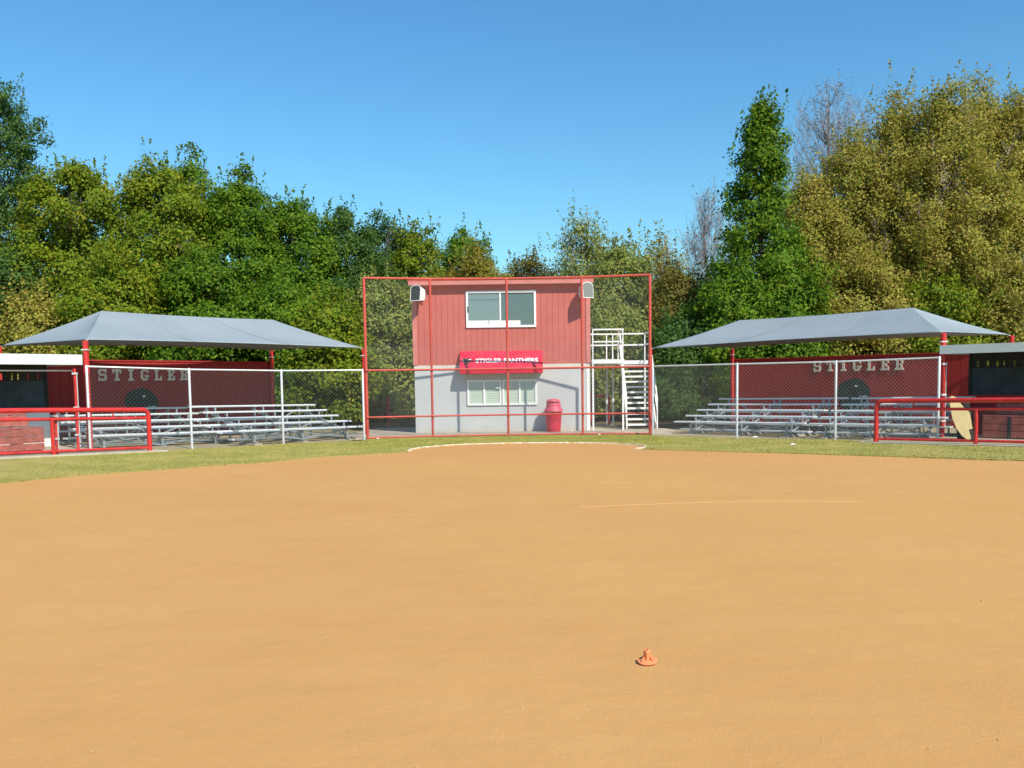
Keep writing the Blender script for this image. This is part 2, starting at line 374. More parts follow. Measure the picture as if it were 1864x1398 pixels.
# worn soil under the stands
tag(sheet('worn_soil', wiggle([(-9.1, 24.0), (-8.5, 25.2), (-6.6, 27.2), (-4.4, 28.2), (-4.8, 29.6), (-5.6, 32.5), (-9.5, 35.8), (-18, 28), (-15, 16), (-11.3, 20.9), (-9.1, 24.0)][:-1], 0.06, 0.4, 5), -0.005, 'wornm'), kind='structure')
tag(sheet('worn_soil', wiggle([(4.8, 29.6), (4.5, 28.5), (6.51, 26.7), (8.97, 25.55), (9.3, 23.75), (10.6, 22.35), (14, 16), (19, 28), (11, 38), (5.5, 33)], 0.06, 0.4, 6), -0.005, 'wornm'), kind='structure')
tag(sheet('dark_ground', wiggle([(-60, 37), (-30, 33), (-16, 34), (-9, 36.5), (-5, 36.2), (0, 38), (4.3, 36), (5.8, 34), (9, 38.8), (16, 33), (30, 31), (60, 35), (60, 75), (-60, 75)], .1, .5, 12), -0.002, 'darkm', False), kind='structure')  # darker ground sheet below and behind the trees
s_ = sheet('concrete_slab', [(-4.9, 29.3), (-2.5, 29.75), (0, 29.95), (2.3, 29.9), (5.0, 29.45), (5.6, 31.6), (5.4, 33.0), (4.0, 34.2), (3.9, 36.5), (-5.2, 36.0), (-5.6, 31.2)], 0.03, 'slabm', False, skirt=.06); tag(s_, kind='structure')
# kerbs in front of the dugout rails
def kerb(name, a, b, wdt, z, d2):
    mb = MB(); n = 14
    a, b, d2 = Vector(a), Vector(b), Vector(d2)
    prev = None
    for i in range(n):
        p, q = a.lerp(b, i/n), a.lerp(b, (i+1)/n); tz = T((p.x+q.x)/2)
        p0, q0 = Vector((p.x, p.y, T(p.x)-0.1)), Vector((q.x, q.y, T(q.x)-0.1))
        mb.add([p0, q0, q0+Vector((*(d2*wdt), 0)), p0+Vector((*(d2*wdt), 0)), p0+Vector((0, 0, z+.1)), q0+Vector((0, 0, z+.1)), q0+Vector((*(d2*wdt), z+.1)), p0+Vector((*(d2*wdt), z+.1))],
               [(4, 5, 6, 7), (0, 1, 5, 4), (2, 3, 7, 6)] + ([(3, 0, 4, 7)] if i == 0 else []) + ([(1, 2, 6, 5)] if i == n-1 else []))
    me = mb.build(name, 'curbm'); bm = bmesh.new(); bm.from_mesh(me.data); bmesh.ops.remove_doubles(bm, verts=bm.verts[:], dist=0.0005); bmesh.ops.recalc_face_normals(bm, faces=bm.faces[:]); bm.to_mesh(me.data); bm.free()
    return tag(me, kind='structure')
RL0 = Vector((-9.3, 23.95)); RR0 = Vector((9.4, 24.05))
kerb('kerb', RL0 - DL*0.35 - BL*0.28, RL0 + DL*9 - BL*0.28, 0.55, 0.05, BL)
kerb('kerb', RR0 - DR*0.35 - BR*0.22, RR0 + DR*9 - BR*0.22, 0.5, 0.04, BR)
# chalk round the home-plate cut
def ribbon(name, pts, wd, z, mat, kind='structure'):
    mb = MB()                               # a low mound of powder or clay sitting on the ground
    for i, p in enumerate(pts):
        a = Vector(pts[max(i-1, 0)]); b = Vector(pts[min(i+1, len(pts)-1)]); d = (b-a).normalized(); n = Vector((-d.y, d.x))
        ww = wd*(1+0.25*math.sin(i*2.3)); q = Vector(p); t0 = T(q.x)
        if i in (0, len(pts)-1): ww *= .3
        for o_, zz in ((-.62, -.01), (-.4, z), (.4, z), (.62, -.01)): mb.v.append((*(q+n*ww*o_), zz+t0))
    for i in range(len(pts)-1):
        for k in range(3): mb.f.append((4*i+k+1, 4*i+k, 4*i+4+k, 4*i+5+k))
    return tag(mb.build(name, mat), kind=kind)
hc = [(0.42+3.05*math.cos(a), 23.15+3.12*math.sin(a)) for a in [R(178-i*3.6) for i in range(50)]]
ribbon('chalk_line', wiggle([(-2.62, 23.5), (-2.66, 24.25), (-2.38, 25.08), (-1.9, 25.66), (-1.26, 26.06), (-0.1, 26.31), (1.06, 26.26), (2.2, 25.91), (2.9, 25.46), (3.3, 24.97), (3.5, 24.3), (3.36, 23.7), (3.1, 23.45)], 0.014, 0.12, 8), 0.075, 0.026, 'chalk')
ribbon('scuff_line', [(1.4+i*0.11, 15.75-0.0028*i*i-0.01*i) for i in range(26)], 0.06, 0.004, 'faint')
ribbon('scuff_line', [(0.9+i*0.12, 12.62+0.35*math.sin(i/38*math.pi)) for i in range(34)], 0.045, 0.004, 'faint')
ribbon('chalk_line', [(5.2+i*0.3, 20.55-i*0.31) for i in range(40)], 0.06, 0.004, 'faint')

# grass blades (uncountable)
def inside(x, y, poly):
    c = False; j = len(poly)-1
    for i in range(len(poly)):
        if (poly[i][1] > y) != (poly[j][1] > y) and x < (poly[j][0]-poly[i][0])*(y-poly[i][1])/(poly[j][1]-poly[i][1]+1e-12)+poly[i][0]: c = not c
        j = i
    return c
def blades(n, regions, name):
    V = []; F = []; k = 0
    while k < n:
        x0, x1, y0, y1, hh = random.choice(regions); x, y = random.uniform(x0, x1), random.uniform(y0, y1)
        if not inside(x, y, grass_poly): continue
        a = random.uniform(0, 6.28); h = random.uniform(0.4, 1.2)*hh; wd = 0.006+0.004*random.random(); z = T(x)+0.018
        dx, dy = math.cos(a)*wd, math.sin(a)*wd; lx, ly = random.uniform(-.6, .6)*h, random.uniform(-.6, .6)*h
        b = len(V); V += [(x-dx, y-dy, z), (x+dx, y+dy, z), (x+lx, y+ly, z+h)]; F.append((b, b+1, b+2)); k += 1
    mb = MB(); mb.v = V; mb.f = F
    return tag(mb.build(name, 'blade'), 'short dry grass blades of the turf strip', 'grass', kind='stuff')
blades(70000, [(-10, -2.5, 15, 29.5, .035), (-4.5, 4.5, 25, 29.8, .035), (2.5, 12, 17, 29.5, .035)], 'grass')
# edge tufts where turf meets clay
mb = MB(); 
for i in range(len(bound)-1):
    a, b = bound[i], bound[i+1]
    if a[1] < 12 or math.dist(a, b) > 1: continue
    hm = -2.75 < a[0] < 3.6 and a[1] > 23.3
    for k in range(14 if not hm else 3):
        t = random.random(); x = a[0]+(b[0]-a[0])*t + random.gauss(0, .05); y = a[1]+(b[1]-a[1])*t + random.gauss(0.02, .06)
        h = random.uniform(.02, .06); an = random.uniform(0, 6.28); wd = 0.008
        mb.add([(x-math.cos(an)*wd, y-math.sin(an)*wd, T(x)), (x+math.cos(an)*wd, y+math.sin(an)*wd, T(x)), (x+random.uniform(-.03, .03), y-random.uniform(-.01, .05), T(x)+h)], [(0, 1, 2)])
tag(mb.build('edge_grass', 'blade'), 'ragged grass tufts along the edge of the clay', 'grass', kind='stuff')
# small clods on the clay
mb = MB()
for i in range(5200):
    y = 3.6 + 15*random.random()**1.6; x = random.uniform(-.58, .58)*y; r = random.uniform(.0012, .0042)*(2.2 if random.random() < .03 else 1)
    z = r*.3; pts = [(x+r*random.uniform(.6, 1.3)*math.cos(a), y+r*random.uniform(.6, 1.3)*math.sin(a), z) for a in (0, 1.57, 3.14, 4.71)]
    mb.add(pts+[(x, y, z+r*random.uniform(.6, 1.1)), (x, y, -0.002)], [(0, 1, 4), (1, 2, 4), (2, 3, 4), (3, 0, 4), (1, 0, 5), (2, 1, 5), (3, 2, 5), (0, 3, 5)])
tag(mb.build('gravel', 'stone'), 'tiny clods and grit scattered on the clay infield', 'grit', kind='stuff')

# ------------------------------------------------------------------ base anchor plug
t = thing('base_plug', (0.80, 5.52, 0), 'orange plastic base plug standing in the clay infield', 'base plug')
mb = MB(); px, py = 0.80, 5.52
mb.lathe([(0.012, 0.004), (0.056, 0.006), (0.060, 0.010), (0.059, 0.014), (0.040, 0.019), (0.024, 0.024), (0.001, 0.026)], (0, 0, 0), 36)
fl = mb
rot = Matrix.Rotation(R(9), 3, 'X') @ Matrix.Rotation(R(-4), 3, 'Y')
fl.v = [tuple(rot @ Vector(v) + Vector((px, py, 0.008))) for v in fl.v]; fl.build('flange', 'orange', t, True)
mb = MB(); hw, hh = 0.016, 0.088; q = []
for z, s in ((0.02, 1.25), (0.04, 1.0), (0.074, 0.95)):
    for cx_, cy_ in ((-1, -1), (1, -1), (1, 1), (-1, 1)): q.append((cx_*hw*s, cy_*hw*s, z))
fs = []
for l in range(2):
    for k in range(4): fs.append((l*4+k, l*4+(k+1) % 4, (l+1)*4+(k+1) % 4, (l+1)*4+k))
s2 = .6
q += [(-hw*s2, -hw*s2, .082), (hw*s2, -hw*s2, .082), (hw*s2, hw*s2, .082), (-hw*s2, hw*s2, .082)]
fs += [(8+k, 8+(k+1) % 4, 12+(k+1) % 4, 12+k) for k in range(4)]
q += [(-hw*.5, -hw*.5, .06), (hw*.5, -hw*.5, .06), (hw*.5, hw*.5, .06), (-hw*.5, hw*.5, .06)]
fs += [(12+k, 12+(k+1) % 4, 16+(k+1) % 4, 16+k) for k in range(4)] + [(16, 17, 18, 19)]
rz = Matrix.Rotation(R(33), 3, 'Z'); mb.add([tuple(rot @ (rz @ Vector(v)) + Vector((px, py, 0.008))) for v in q], fs)
mb.build('stem', 'orange', t)
mb = MB()
for sgn in (0, 1, 2, 3):
    a = R(33+90*sgn); c0 = Vector((math.cos(a), math.sin(a)))
    mb.bar((px+c0.x*.015, py+c0.y*.015, .045), (px+c0.x*.042, py+c0.y*.042, .022), .004, .02)
mb.build('rib', 'orange', t)
# disturbed clay beside the plug
mb = MB()
for i in range(90):
    a = random.uniform(0, 6.28); rr = abs(random.gauss(.085, .035)); x = px+rr*math.cos(a)*1.5; y = py-.02+rr*math.sin(a); r = random.uniform(.002, .007)
    pts = [(x+r*math.cos(b)*random.uniform(.6, 1.3), y+r*math.sin(b), .001) for b in (0, 1.26, 2.5, 3.77, 5.0)]
    mb.add(pts+[(x, y, r*random.uniform(.5, .9))], [(k, (k+1) % 5, 5) for k in range(5)])
tag(mb.build('loose_clay', 'stone'), 'crumbs of loose clay round the orange plug', 'clay', kind='stuff')

# ------------------------------------------------------------------ building
WY = 32.26
t = thing('press_box', (-0.3, WY+2, 0), 'two storey press box with faded red upper floor over grey block concession stand', 'building')
mb = MB(); mb.box(-3.31, WY, 0, 2.71, WY+4.4, 2.335); mb.build('block_wall', 'block', t)
# siding with real vertical grooves
mb = MB(); x = -3.34; gw = 0.2
while x < 2.735:
    x1 = min(x+gw-0.008, 2.74); mb.box(x, WY-.018, 2.34, x1, WY, 5.05); x += gw
mb.box(-3.34, WY, 2.34, 2.74, WY+4.43, 5.05)
mb.build('upper_wall', 'siding', t)
mb = MB(); mb.box(-3.325, WY-.016, 2.17, 2.725, WY-.002, 2.336); mb.build('band_board', 'cream', t)
mb = MB(); mb.box(2.60, WY-.02, 0, 2.725, WY-.003, 2.165); mb.box(2.713, WY-.02, 0, 2.732, WY+4.4, 2.3); mb.build('corner_trim', 'white', t)
for xa, xb in ((-3.345, -3.20), (2.60, 2.745)):
    mb = MB(); mb.box(xa, WY-.045, 2.35, xb, WY-.02, 5.0); mb.build('corner_board', 'fadedtrim', t)
# roof: overhanging slab with faded fascia
mb = MB(); mb.add([(-3.42, WY-.25, 5.07), (2.82, WY-.25, 5.07), (2.82, WY+4.7, 4.72), (-3.42, WY+4.7, 4.72), (-3.42, WY-.25, 5.19), (2.82, WY-.25, 5.19), (2.82, WY+4.7, 4.84), (-3.42, WY+4.7, 4.84)], [(0,3,2,1),(4,5,6,7),(0,1,5,4),(1,2,6,5),(2,3,7,6),(3,0,4,7)])
rf = mb.build('roof', 'white', t)
mb = MB(); mb.box(-3.44, WY-.275, 5.045, 2.84, WY-.252, 5.21); mb.build('fascia', 'fadedtrim', rf)
mb = MB(); mb.box(-3.45, WY-.29, 5.19, 2.85, WY-.276, 5.225); mb.build('drip_edge', 'red_faded', rf)
# upper window
def window(x0, x1, z0, z1, panes, fmat='vinyl'):
    y = WY-.019; mb = MB(); fwid = .07
    mb.box(x0, y-.05, z0, x1, y, z0+fwid); mb.box(x0, y-.05, z1-fwid, x1, y, z1)
    mb.box(x0, y-.05, z0+fwid, x0+fwid, y, z1-fwid); mb.box(x1-fwid, y-.05, z0+fwid, x1, y, z1-fwid)
    wn = mb.build('window', fmat, t)
    for k, (a, b, mt, dy) in enumerate(panes):
        mb = MB(); mb.box(a, y-.012-dy, z0+fwid, b, y-.004-dy, z1-fwid); mb.build('pane', mt, wn)
    return wn
w1 = window(-1.50, 0.89, 3.60, 4.84, [(-1.43, -.31, 'glass_a', .008), (-.34, .82, 'glass_b', 0)])
mb = MB(); mb.box(-.355, WY-.060, 3.67, -.305, WY-.028, 4.77); mb.build('mullion', 'vinyl', w1)
mb = MB(); mb.box(-1.43, WY-.052, 3.67, -.74, WY-.034, 3.84); mb.build('sill_board', 'litter', w1)
mb = MB(); mb.box(-.71, WY-.052, 3.67, -.36, WY-.034, 3.84); mb.build('sill_board', 'litter', w1)
mb = MB(); mb.box(-.30, WY-.046, 3.67, .35, WY-.034, 3.83); mb.build('sill_board', 'litter', w1)
mb = MB(); mb.box(-1.45, WY-.09, 4.12, -1.42, WY-.07, 4.32); mb.build('latch', 'black', w1)
mb = MB(); mb.box(-1.42, WY-.04, 4.53, -.37, WY-.036, 4.545); mb.build('blind_rail', 'black', w1)
# serving windows
for (x0, x1) in ((-1.51, -.335), (-.30, .89)):
    wn = MB(); y = WY-.002; f2 = .065
    wn.box(x0, y-.05, .94, x1, y, .94+f2); wn.box(x0, y-.05, 1.82-f2, x1, y, 1.82)
    wn.box(x0, y-.05, .94+f2, x0+f2, y, 1.82-f2); wn.box(x1-f2, y-.05, .94+f2, x1, y, 1.82-f2)
    mx = (x0+x1)/2; wn.box(mx-.035, y-.06, .94+f2, mx+.035, y, 1.82-f2)
    wo_ = wn.build('serving_window', 'vinyl', t, bevel=.004)
    for a, b in ((x0+f2, mx-.035), (mx+.035, x1-f2)):
        mb = MB(); nsl = 9; hz = (1.82-2*f2-.94+f2-.0)/1
        z = .94+f2; dz = (1.82-f2-z)/nsl
        for i in range(nsl): mb.add([(a, y-.012, z+i*dz), (b, y-.012, z+i*dz), (b, y-.022, z+i*dz+.004), (a, y-.022, z+i*dz+.004), (b, y-.012, z+(i+1)*dz), (a, y-.012, z+(i+1)*dz)], [(0, 1, 2, 3), (3, 2, 4, 5)])
        mb.build('shutter', 'blind', wo_)
mb = MB(); mb.box(-.52, WY-.10, 1.52, -.34, WY-.06, 1.57); mb.build('notice', 'litter', t)
# ------------------------------------------------------------------ awning
t = thing('awning', (-.33, WY-.02, 2.02), 'bright red awning lettered STIGLER PANTHERS above the serving windows', 'awning')
x0, x1 = -1.73, 1.09; ya, yb = WY-.05, WY-.50
prof = [(ya, 2.80), (ya-.06, 2.79), (yb+.03, 2.26), (yb, 2.20), (yb, 2.035)]
mb = MB()
for (y, z) in prof: mb.v += [(x0, y, z), (x1, y, z)]
for (y, z) in prof: mb.v += [(x0+.004, y+.012, z-.012), (x1-.004, y+.012, z-.012)]
for i in range(4): mb.f += [(2*i+1, 2*i, 2*i+2, 2*i+3), (10+2*i, 11+2*i, 13+2*i, 12+2*i)]
mb.f += [(8, 18, 19, 9), (0, 1, 11, 10)] + [(2*i, 10+2*i, 12+2*i, 2*i+2) for i in range(4)] + [(2*i+1, 2*i+3, 13+2*i, 11+2*i) for i in range(4)]
mb.build('cover', 'awn', t)
for x in (x0+.006, x1-.016):
    mb = MB(); a = [(x, y+.008, z-.01) for y, z in prof] + [(x, ya, 2.035)]; b = [(x+.01, y, z) for _, y, z in a]; n = len(a)
    mb.add(a+b, [tuple(range(n)), tuple(range(n, 2*n))[::-1]] + [(i, (i+1) % n, n+(i+1) % n, n+i)[::-1] for i in range(n)])
    mb.build('end_panel', 'awn', t)
mb = MB()
for x in (x0+.03, -.32, x1-.03): mb.tube([(x, ya, 2.06), (x, yb+.03, 2.06)], .012, 8)
mb.tube([(x0+.03, yb+.03, 2.06), (x1-.03, yb+.03, 2.06)], .012, 8); mb.build('frame', 'galv', t)
slope = Vector((0, yb+.03-(ya-.06), 2.26-2.79)).normalized()       # down the cover
nrm = Vector((0, slope.z, -slope.y)).normalized()
if nrm.y > 0: nrm = -nrm
v, f = text_mb('STIGLER PANTHERS', 0.225, 0.003, 0.007, 1.0)
wid = max(q[0] for q in v) - min(q[0] for q in v); mb = MB()
P0 = Vector((0.99 - wid*1.0, ya-.06, 2.79)) + slope*.47 + nrm*.008; mn = min(q[0] for q in v)
sc = 2.12/wid; P0.x = -1.19
mb.add([tuple(P0 + Vector((1, 0, 0))*(q[0]-mn)*sc - slope*q[1] + nrm*q[2]) for q in v], f); mb.build('lettering', 'vinyl', t)
# snarling cat's head badge, drawn small and simple in black and white
def flat(mb, pts, o, ux, uy, th, n):
    a = [Vector(o)+ux*p[0]+uy*p[1] for p in pts]; b = [q+n*th for q in a]; k = len(a)
    mb.add(a+b, [tuple(range(k))[::-1], tuple(range(k, 2*k))] + [(i, (i+1) % k, k+(i+1) % k, k+i) for i in range(k)])
ux, uy = Vector((1, 0, 0)), -slope; O = Vector((-1.49, ya-.06, 2.79)) + slope*.40 + nrm*.003
mb = MB(); flat(mb, [(-.15, .10), (-.06, .12), (0, .09), (.07, .12), (.15, .10), (.12, .0), (.06, -.10), (0, -.14), (-.05, -.10), (-.11, -.01)], O, ux, uy, .004, nrm); bd = mb.build('badge', 'black', t)
mb = MB(); flat(mb, [(-.17, .08), (-.12, .02), (-.07, -.10), (-.10, -.05), (-.15, .03)], O, ux, uy, .006, nrm); mb.build('badge_white_mark', 'vinyl', bd); mb = MB(); flat(mb, [(.02, .03), (.13, .05), (.15, .09), (.05, .06)], O, ux, uy, .006, nrm); 
mb.build('badge_white_mark', 'vinyl', bd)
# ------------------------------------------------------------------ loudspeakers
def speaker(loc, yaw, label, fm):
    t = thing('loudspeaker', loc, label, 'loudspeaker', 'loudspeakers at the top corners of the press box')
    def tr(mb):
        rz = Matrix.Rotation(yaw, 3, 'Z') @ Matrix.Rotation(R(-6), 3, 'X'); mb.v = [tuple(rz @ Vector(q) + Vector(loc)) for q in mb.v]; return mb
    mb = MB(); hw, hh = .21, .27; n = 8
    pr = [(-hw*.95, -hh), (hw*.95, -hh), (hw, hh*.55)] + [(hw*math.cos(a), hh*.55+hh*.45*math.sin(a)) for a in [math.pi*i/n for i in range(1, n)]] + [(-hw, hh*.55)]
    k = len(pr); fr = [(x, -.18, z) for x, z in pr]; bk = [(x*.75, .16, z*.75) for x, z in pr]
    inn = [(x*.92, -.18, z*.92) for x, z in pr]; ind = [(x*.90, -.15, z*.90) for x, z in pr]
    mb.add(fr+bk+inn+ind, [tuple(range(k, 2*k))] + [(i, (i+1) % k, k+(i+1) % k, k+i) for i in range(k)] + [((i+1) % k, i, 2*k+i, 2*k+(i+1) % k) for i in range(k)] + [(2*k+(i+1) % k, 2*k+i, 3*k+i, 3*k+(i+1) % k) for i in range(k)])
    tr(mb).build('cabinet', 'white', t)
    mb = MB(); mb.add([(x*.905, -.172, z*.905) for x, z in pr]+[(x*.905, -.16, z*.905) for x, z in pr], [tuple(range(k)), tuple(range(k, 2*k))[::-1]]+[(i, k+i, k+(i+1) % k, (i+1) % k) for i in range(k)])
    tr(mb).build('grille', fm, t)
    mb = MB(); mb.bar((0, .15, 0), (0, .30, 0), .05, .05); mb.box(-.07, .30, -.12, .07, .32, .12); tr(mb).build('bracket', 'galv', t)
M['grille_d'] = paint('dark_grille', (0.045, 0.05, 0.045), 0.7, var=0.25, scale=30)
M['grille_g'] = paint('grey_grille', (0.20, 0.21, 0.185), 0.6, var=0.2, scale=30)
speaker((-3.08, WY-.42, 4.74), R(-30), 'white loudspeaker with dark grille at the left roof corner', 'grille_d')
speaker((2.55, WY-.42, 4.76), R(26), 'pale grey fronted loudspeaker beside the staircase end of the roof', 'grille_g')

# ------------------------------------------------------------------ bin
bx_, by_ = 1.43, 31.72
t = thing('trash_can', (bx_, by_, .03), 'red plastic trash can with faded dome lid against grey wall', 'trash can')
mb = MB(); pr = [(.225, 0), (.235, .02)] + [(.235+.04*z/.62+(.006 if i % 2 else 0), .02+z) for i, z in enumerate([.08, .10, .12, .30, .32, .34, .50, .52, .60])] + [(.29, .635), (.29, .66), (.27, .67)]
mb.lathe(pr, (bx_, by_, .03), 40); mb.build('body', 'canred', t, True)
mb = MB(); mb.lathe([(.29, .672), (.325, .675), (.33, .70), (.32, .72), (.28, .80), (.25, .83), (.245, .86), (.235, 1.02), (.215, 1.07), (.16, 1.10), (.05, 1.115), (.01, 1.117)], (bx_, by_, .03), 40)
ld = mb.build('lid', 'lidred', t, True)
mb = MB()
for i in range(9):
    a0, a1 = R(270-38+i*76/9), R(270-38+(i+1)*76/9)
    mb.add([(bx_+.247*math.cos(a), by_+.247*math.sin(a), .03+z) for a, z in ((a0, .99), (a1, .99), (a1, 1.02), (a0, 1.02))], [(0, 1, 2, 3)])
mb.build('flap_slot', 'black', ld)

# ------------------------------------------------------------------ steel stair and landing
t = thing('staircase', (4.0, 33.6, 0), 'white steel staircase and railed landing beside the press box', 'staircase')
LZ = 2.46; RH = 1.04
mb = MB(); mb.box(2.78, 32.15, LZ-.14, 3.88, 35.45, LZ); mb.box(3.882, 34.3, LZ-.14, 5.1, 35.45, LZ-.002); ld = mb.build('landing', 'white', t)
def post(mb, x, y, z0, z1, w_=.038): mb.box(x-w_/2, y-w_/2, z0, x+w_/2, y+w_/2, z1)
for x, y in ((2.82, 32.2), (3.85, 32.2), (3.85, 35.35), (2.82, 35.4), (5.06, 35.4), (3.62, 35.4)):
    mb = MB(); post(mb, x, y, .03, LZ-.14, .06); mb.build('post', 'white', t)
mb = MB()
for x, y in ((2.82, 32.2), (3.85, 32.2), (3.85, 35.4), (2.82, 35.4), (5.06, 35.4), (3.62, 35.4), (3.93, 34.3), (5.06, 34.3)): post(mb, x, y, LZ, LZ+RH)
def rr_(a, b):
    for z in (LZ+RH-.02, LZ+RH*.58): mb.bar((*a, z), (*b, z), .045, .05)
rr_((2.82, 32.2), (3.85, 32.2)); rr_((2.82, 35.4), (5.06, 35.4)); rr_((5.06, 34.3), (5.06, 35.4)); mb.bar((3.87, 32.2, LZ+RH-.02), (3.93, 34.3, LZ+RH-.02), .04, .04); mb.bar((3.87, 32.2, LZ+.55), (3.93, 34.3, LZ+.55), .04, .04)
mb.build('railing', 'white', t)
sx0, sx1, syt, syb, ns = 4.02, 5.02, 34.25, 32.45, 12
for x in (sx0, sx1):
    mb = MB(); mb.bar((x, syt, LZ-.08), (x, syb, .10), .035, .2, (0, 1, 0)); mb.build('stringer', 'white', t)
for i in range(ns):
    z = .22+i*(LZ-.22)/ns; y = syb+(syt-syb)*(z-.03)/(LZ-.03)
    mb = MB(); mb.box(sx0+.018, y-.11, z-.065, sx1-.018, y+.11, z); mb.build('tread', 'white', t)
for x in (sx0-.03, sx1+.03):
    mb = MB()
    for h in (.95, .52): mb.bar((x, syt, LZ+h), (x, syb-.1, .13+h), .04, .04)
    post(mb, x, syb-.1, .05, 1.1); post(mb, x, (syb+syt)/2, LZ/2-.05, LZ/2+.95); mb.build('handrail', 'white', t)

# ------------------------------------------------------------------ backstop
BS = [(-4.50, 29.16), (-2.50, 29.62), (-.10, 29.86), (2.27, 29.76), (4.36, 29.36)]
t = thing('backstop', (0, 29.6, 0), 'tall curved red pipe backstop with chain link in front of the press box', 'backstop')
for x, y in BS:
    mb = MB(); mb.tube([(x, y, 0), (x, y, 5.0)], .038 if abs(x) < 4 else .045, 12); mb.build('post', 'red_faded', t, True)
for z, r in ((4.99, .034), (2.15, .032), (.69, .028), (.05, .028)):
    mb = MB(); mb.tube([(x, y-(.055 if z < 4.9 else 0), z) for x, y in BS], r, 10); mb.build('rail', 'red_faded', t, True)
mb = MB()
for a, b in zip(BS[:-1], BS[1:]): chain(mb, a, b, .05, 4.97, .10, .0014, -.05)
mb.build('chain_link', 'wire', t)
mb = MB()
for a, b in zip(BS[:-1], BS[1:]): chain(mb, a, b, .05, 2.98, .10, .0014, .045)
mb.build('lower_chain_link', 'wire', t)

# ------------------------------------------------------------------ chain link side fences
def cfence(pts, label, gx):
    t = thing('chain_link_fence', (*pts[0], 0), label, 'fence')
    for x, y in pts:
        mb = MB(); z = T(x); mb.tube([(x, y, z-.05), (x, y, z+2.16), (x, y, z+2.19)], [.034, .034, .012], 12); mb.build('post', 'galv', t, True)
    mb = MB(); mb.tube([(x, y, T(x)+2.15) for x, y in pts], .024, 10); mb.build('top_rail', 'galv', t, True)
    mb = MB()
    for a, b in zip(pts[:-1], pts[1:]):
        n0 = len(mb.v); chain(mb, a, b, .03, 2.12, .105, .0016, .04)
        for i in range(n0, len(mb.v)):
            v = mb.v[i]; mb.v[i] = (v[0], v[1], v[2]+T(v[0]))
    mb.build('chain_link', 'wire', t)
cfence(fenceL, 'galvanised chain link fence in front of the left bleachers', 0)
cfence(fenceR, 'galvanised chain link fence in front of the right bleachers', 0)

# ------------------------------------------------------------------ pipe rails before the dugouts
def piprail(o, d, nrm_, label):
    t = thing('pipe_rail', (o.x, o.y, 0), label, 'railing')
    P = lambda s, z, off=0: (o.x+d.x*s+nrm_.x*off, o.y+d.y*s+nrm_.y*off, z+T(o.x+d.x*s))
    mb = MB(); rad = .16; pts = [P(0, -.02), P(0, .5), P(0, 1.09-rad)] + [P(rad-rad*math.cos(a), 1.09-rad+rad*math.sin(a)) for a in [R(15*i) for i in range(1, 6)]] + [P(rad+.01, 1.09)] + [P(s, 1.09) for s in (1, 2, 3, 4, 5, 6, 7.5, 9)]
    mb.tube(pts, .058, 14); mb.build('top_pipe', 'red_pipe', t, True)
    mb = MB(); mb.tube([P(s, .88) for s in (.05, 2, 4, 6, 9)], .036, 12); mb.build('middle_rail', 'red_pipe', t, True)
    mb = MB(); mb.tube([P(s, .12) for s in (.05, 2, 4, 6, 9)], .032, 12); mb.build('bottom_rail', 'red_pipe', t, True)
    for s in (2.46, 4.9, 7.35):
        mb = MB(); mb.tube([P(s, -.02), P(s, .87)], .045, 12); mb.build('post', 'red_pipe', t, True)
    mb = MB(); mb.tube([P(.95, .9), P(.95, 1.05)], .018, 8); mb.build('stub', 'red_pipe', t, True)
    mb = MB(); s = .08
    while s < 9:
        mb.tube([P(s, .12, .04), P(s, .88, .04)], .0011, 3, False); s += .05
    z = .14
    while z < .88:
        mb.tube([P(s, z, .043) for s in (.06, 1.5, 3, 4.5, 6, 7.5, 9)], .0011, 3, False); z += .05
    mb.build('wire_mesh', 'wire', t)
piprail(RL0, DL, BL, 'thick red pipe rail with wire mesh before the left dugout')
piprail(RR0, DR, BR, 'thick red pipe rail with wire mesh before the right dugout')

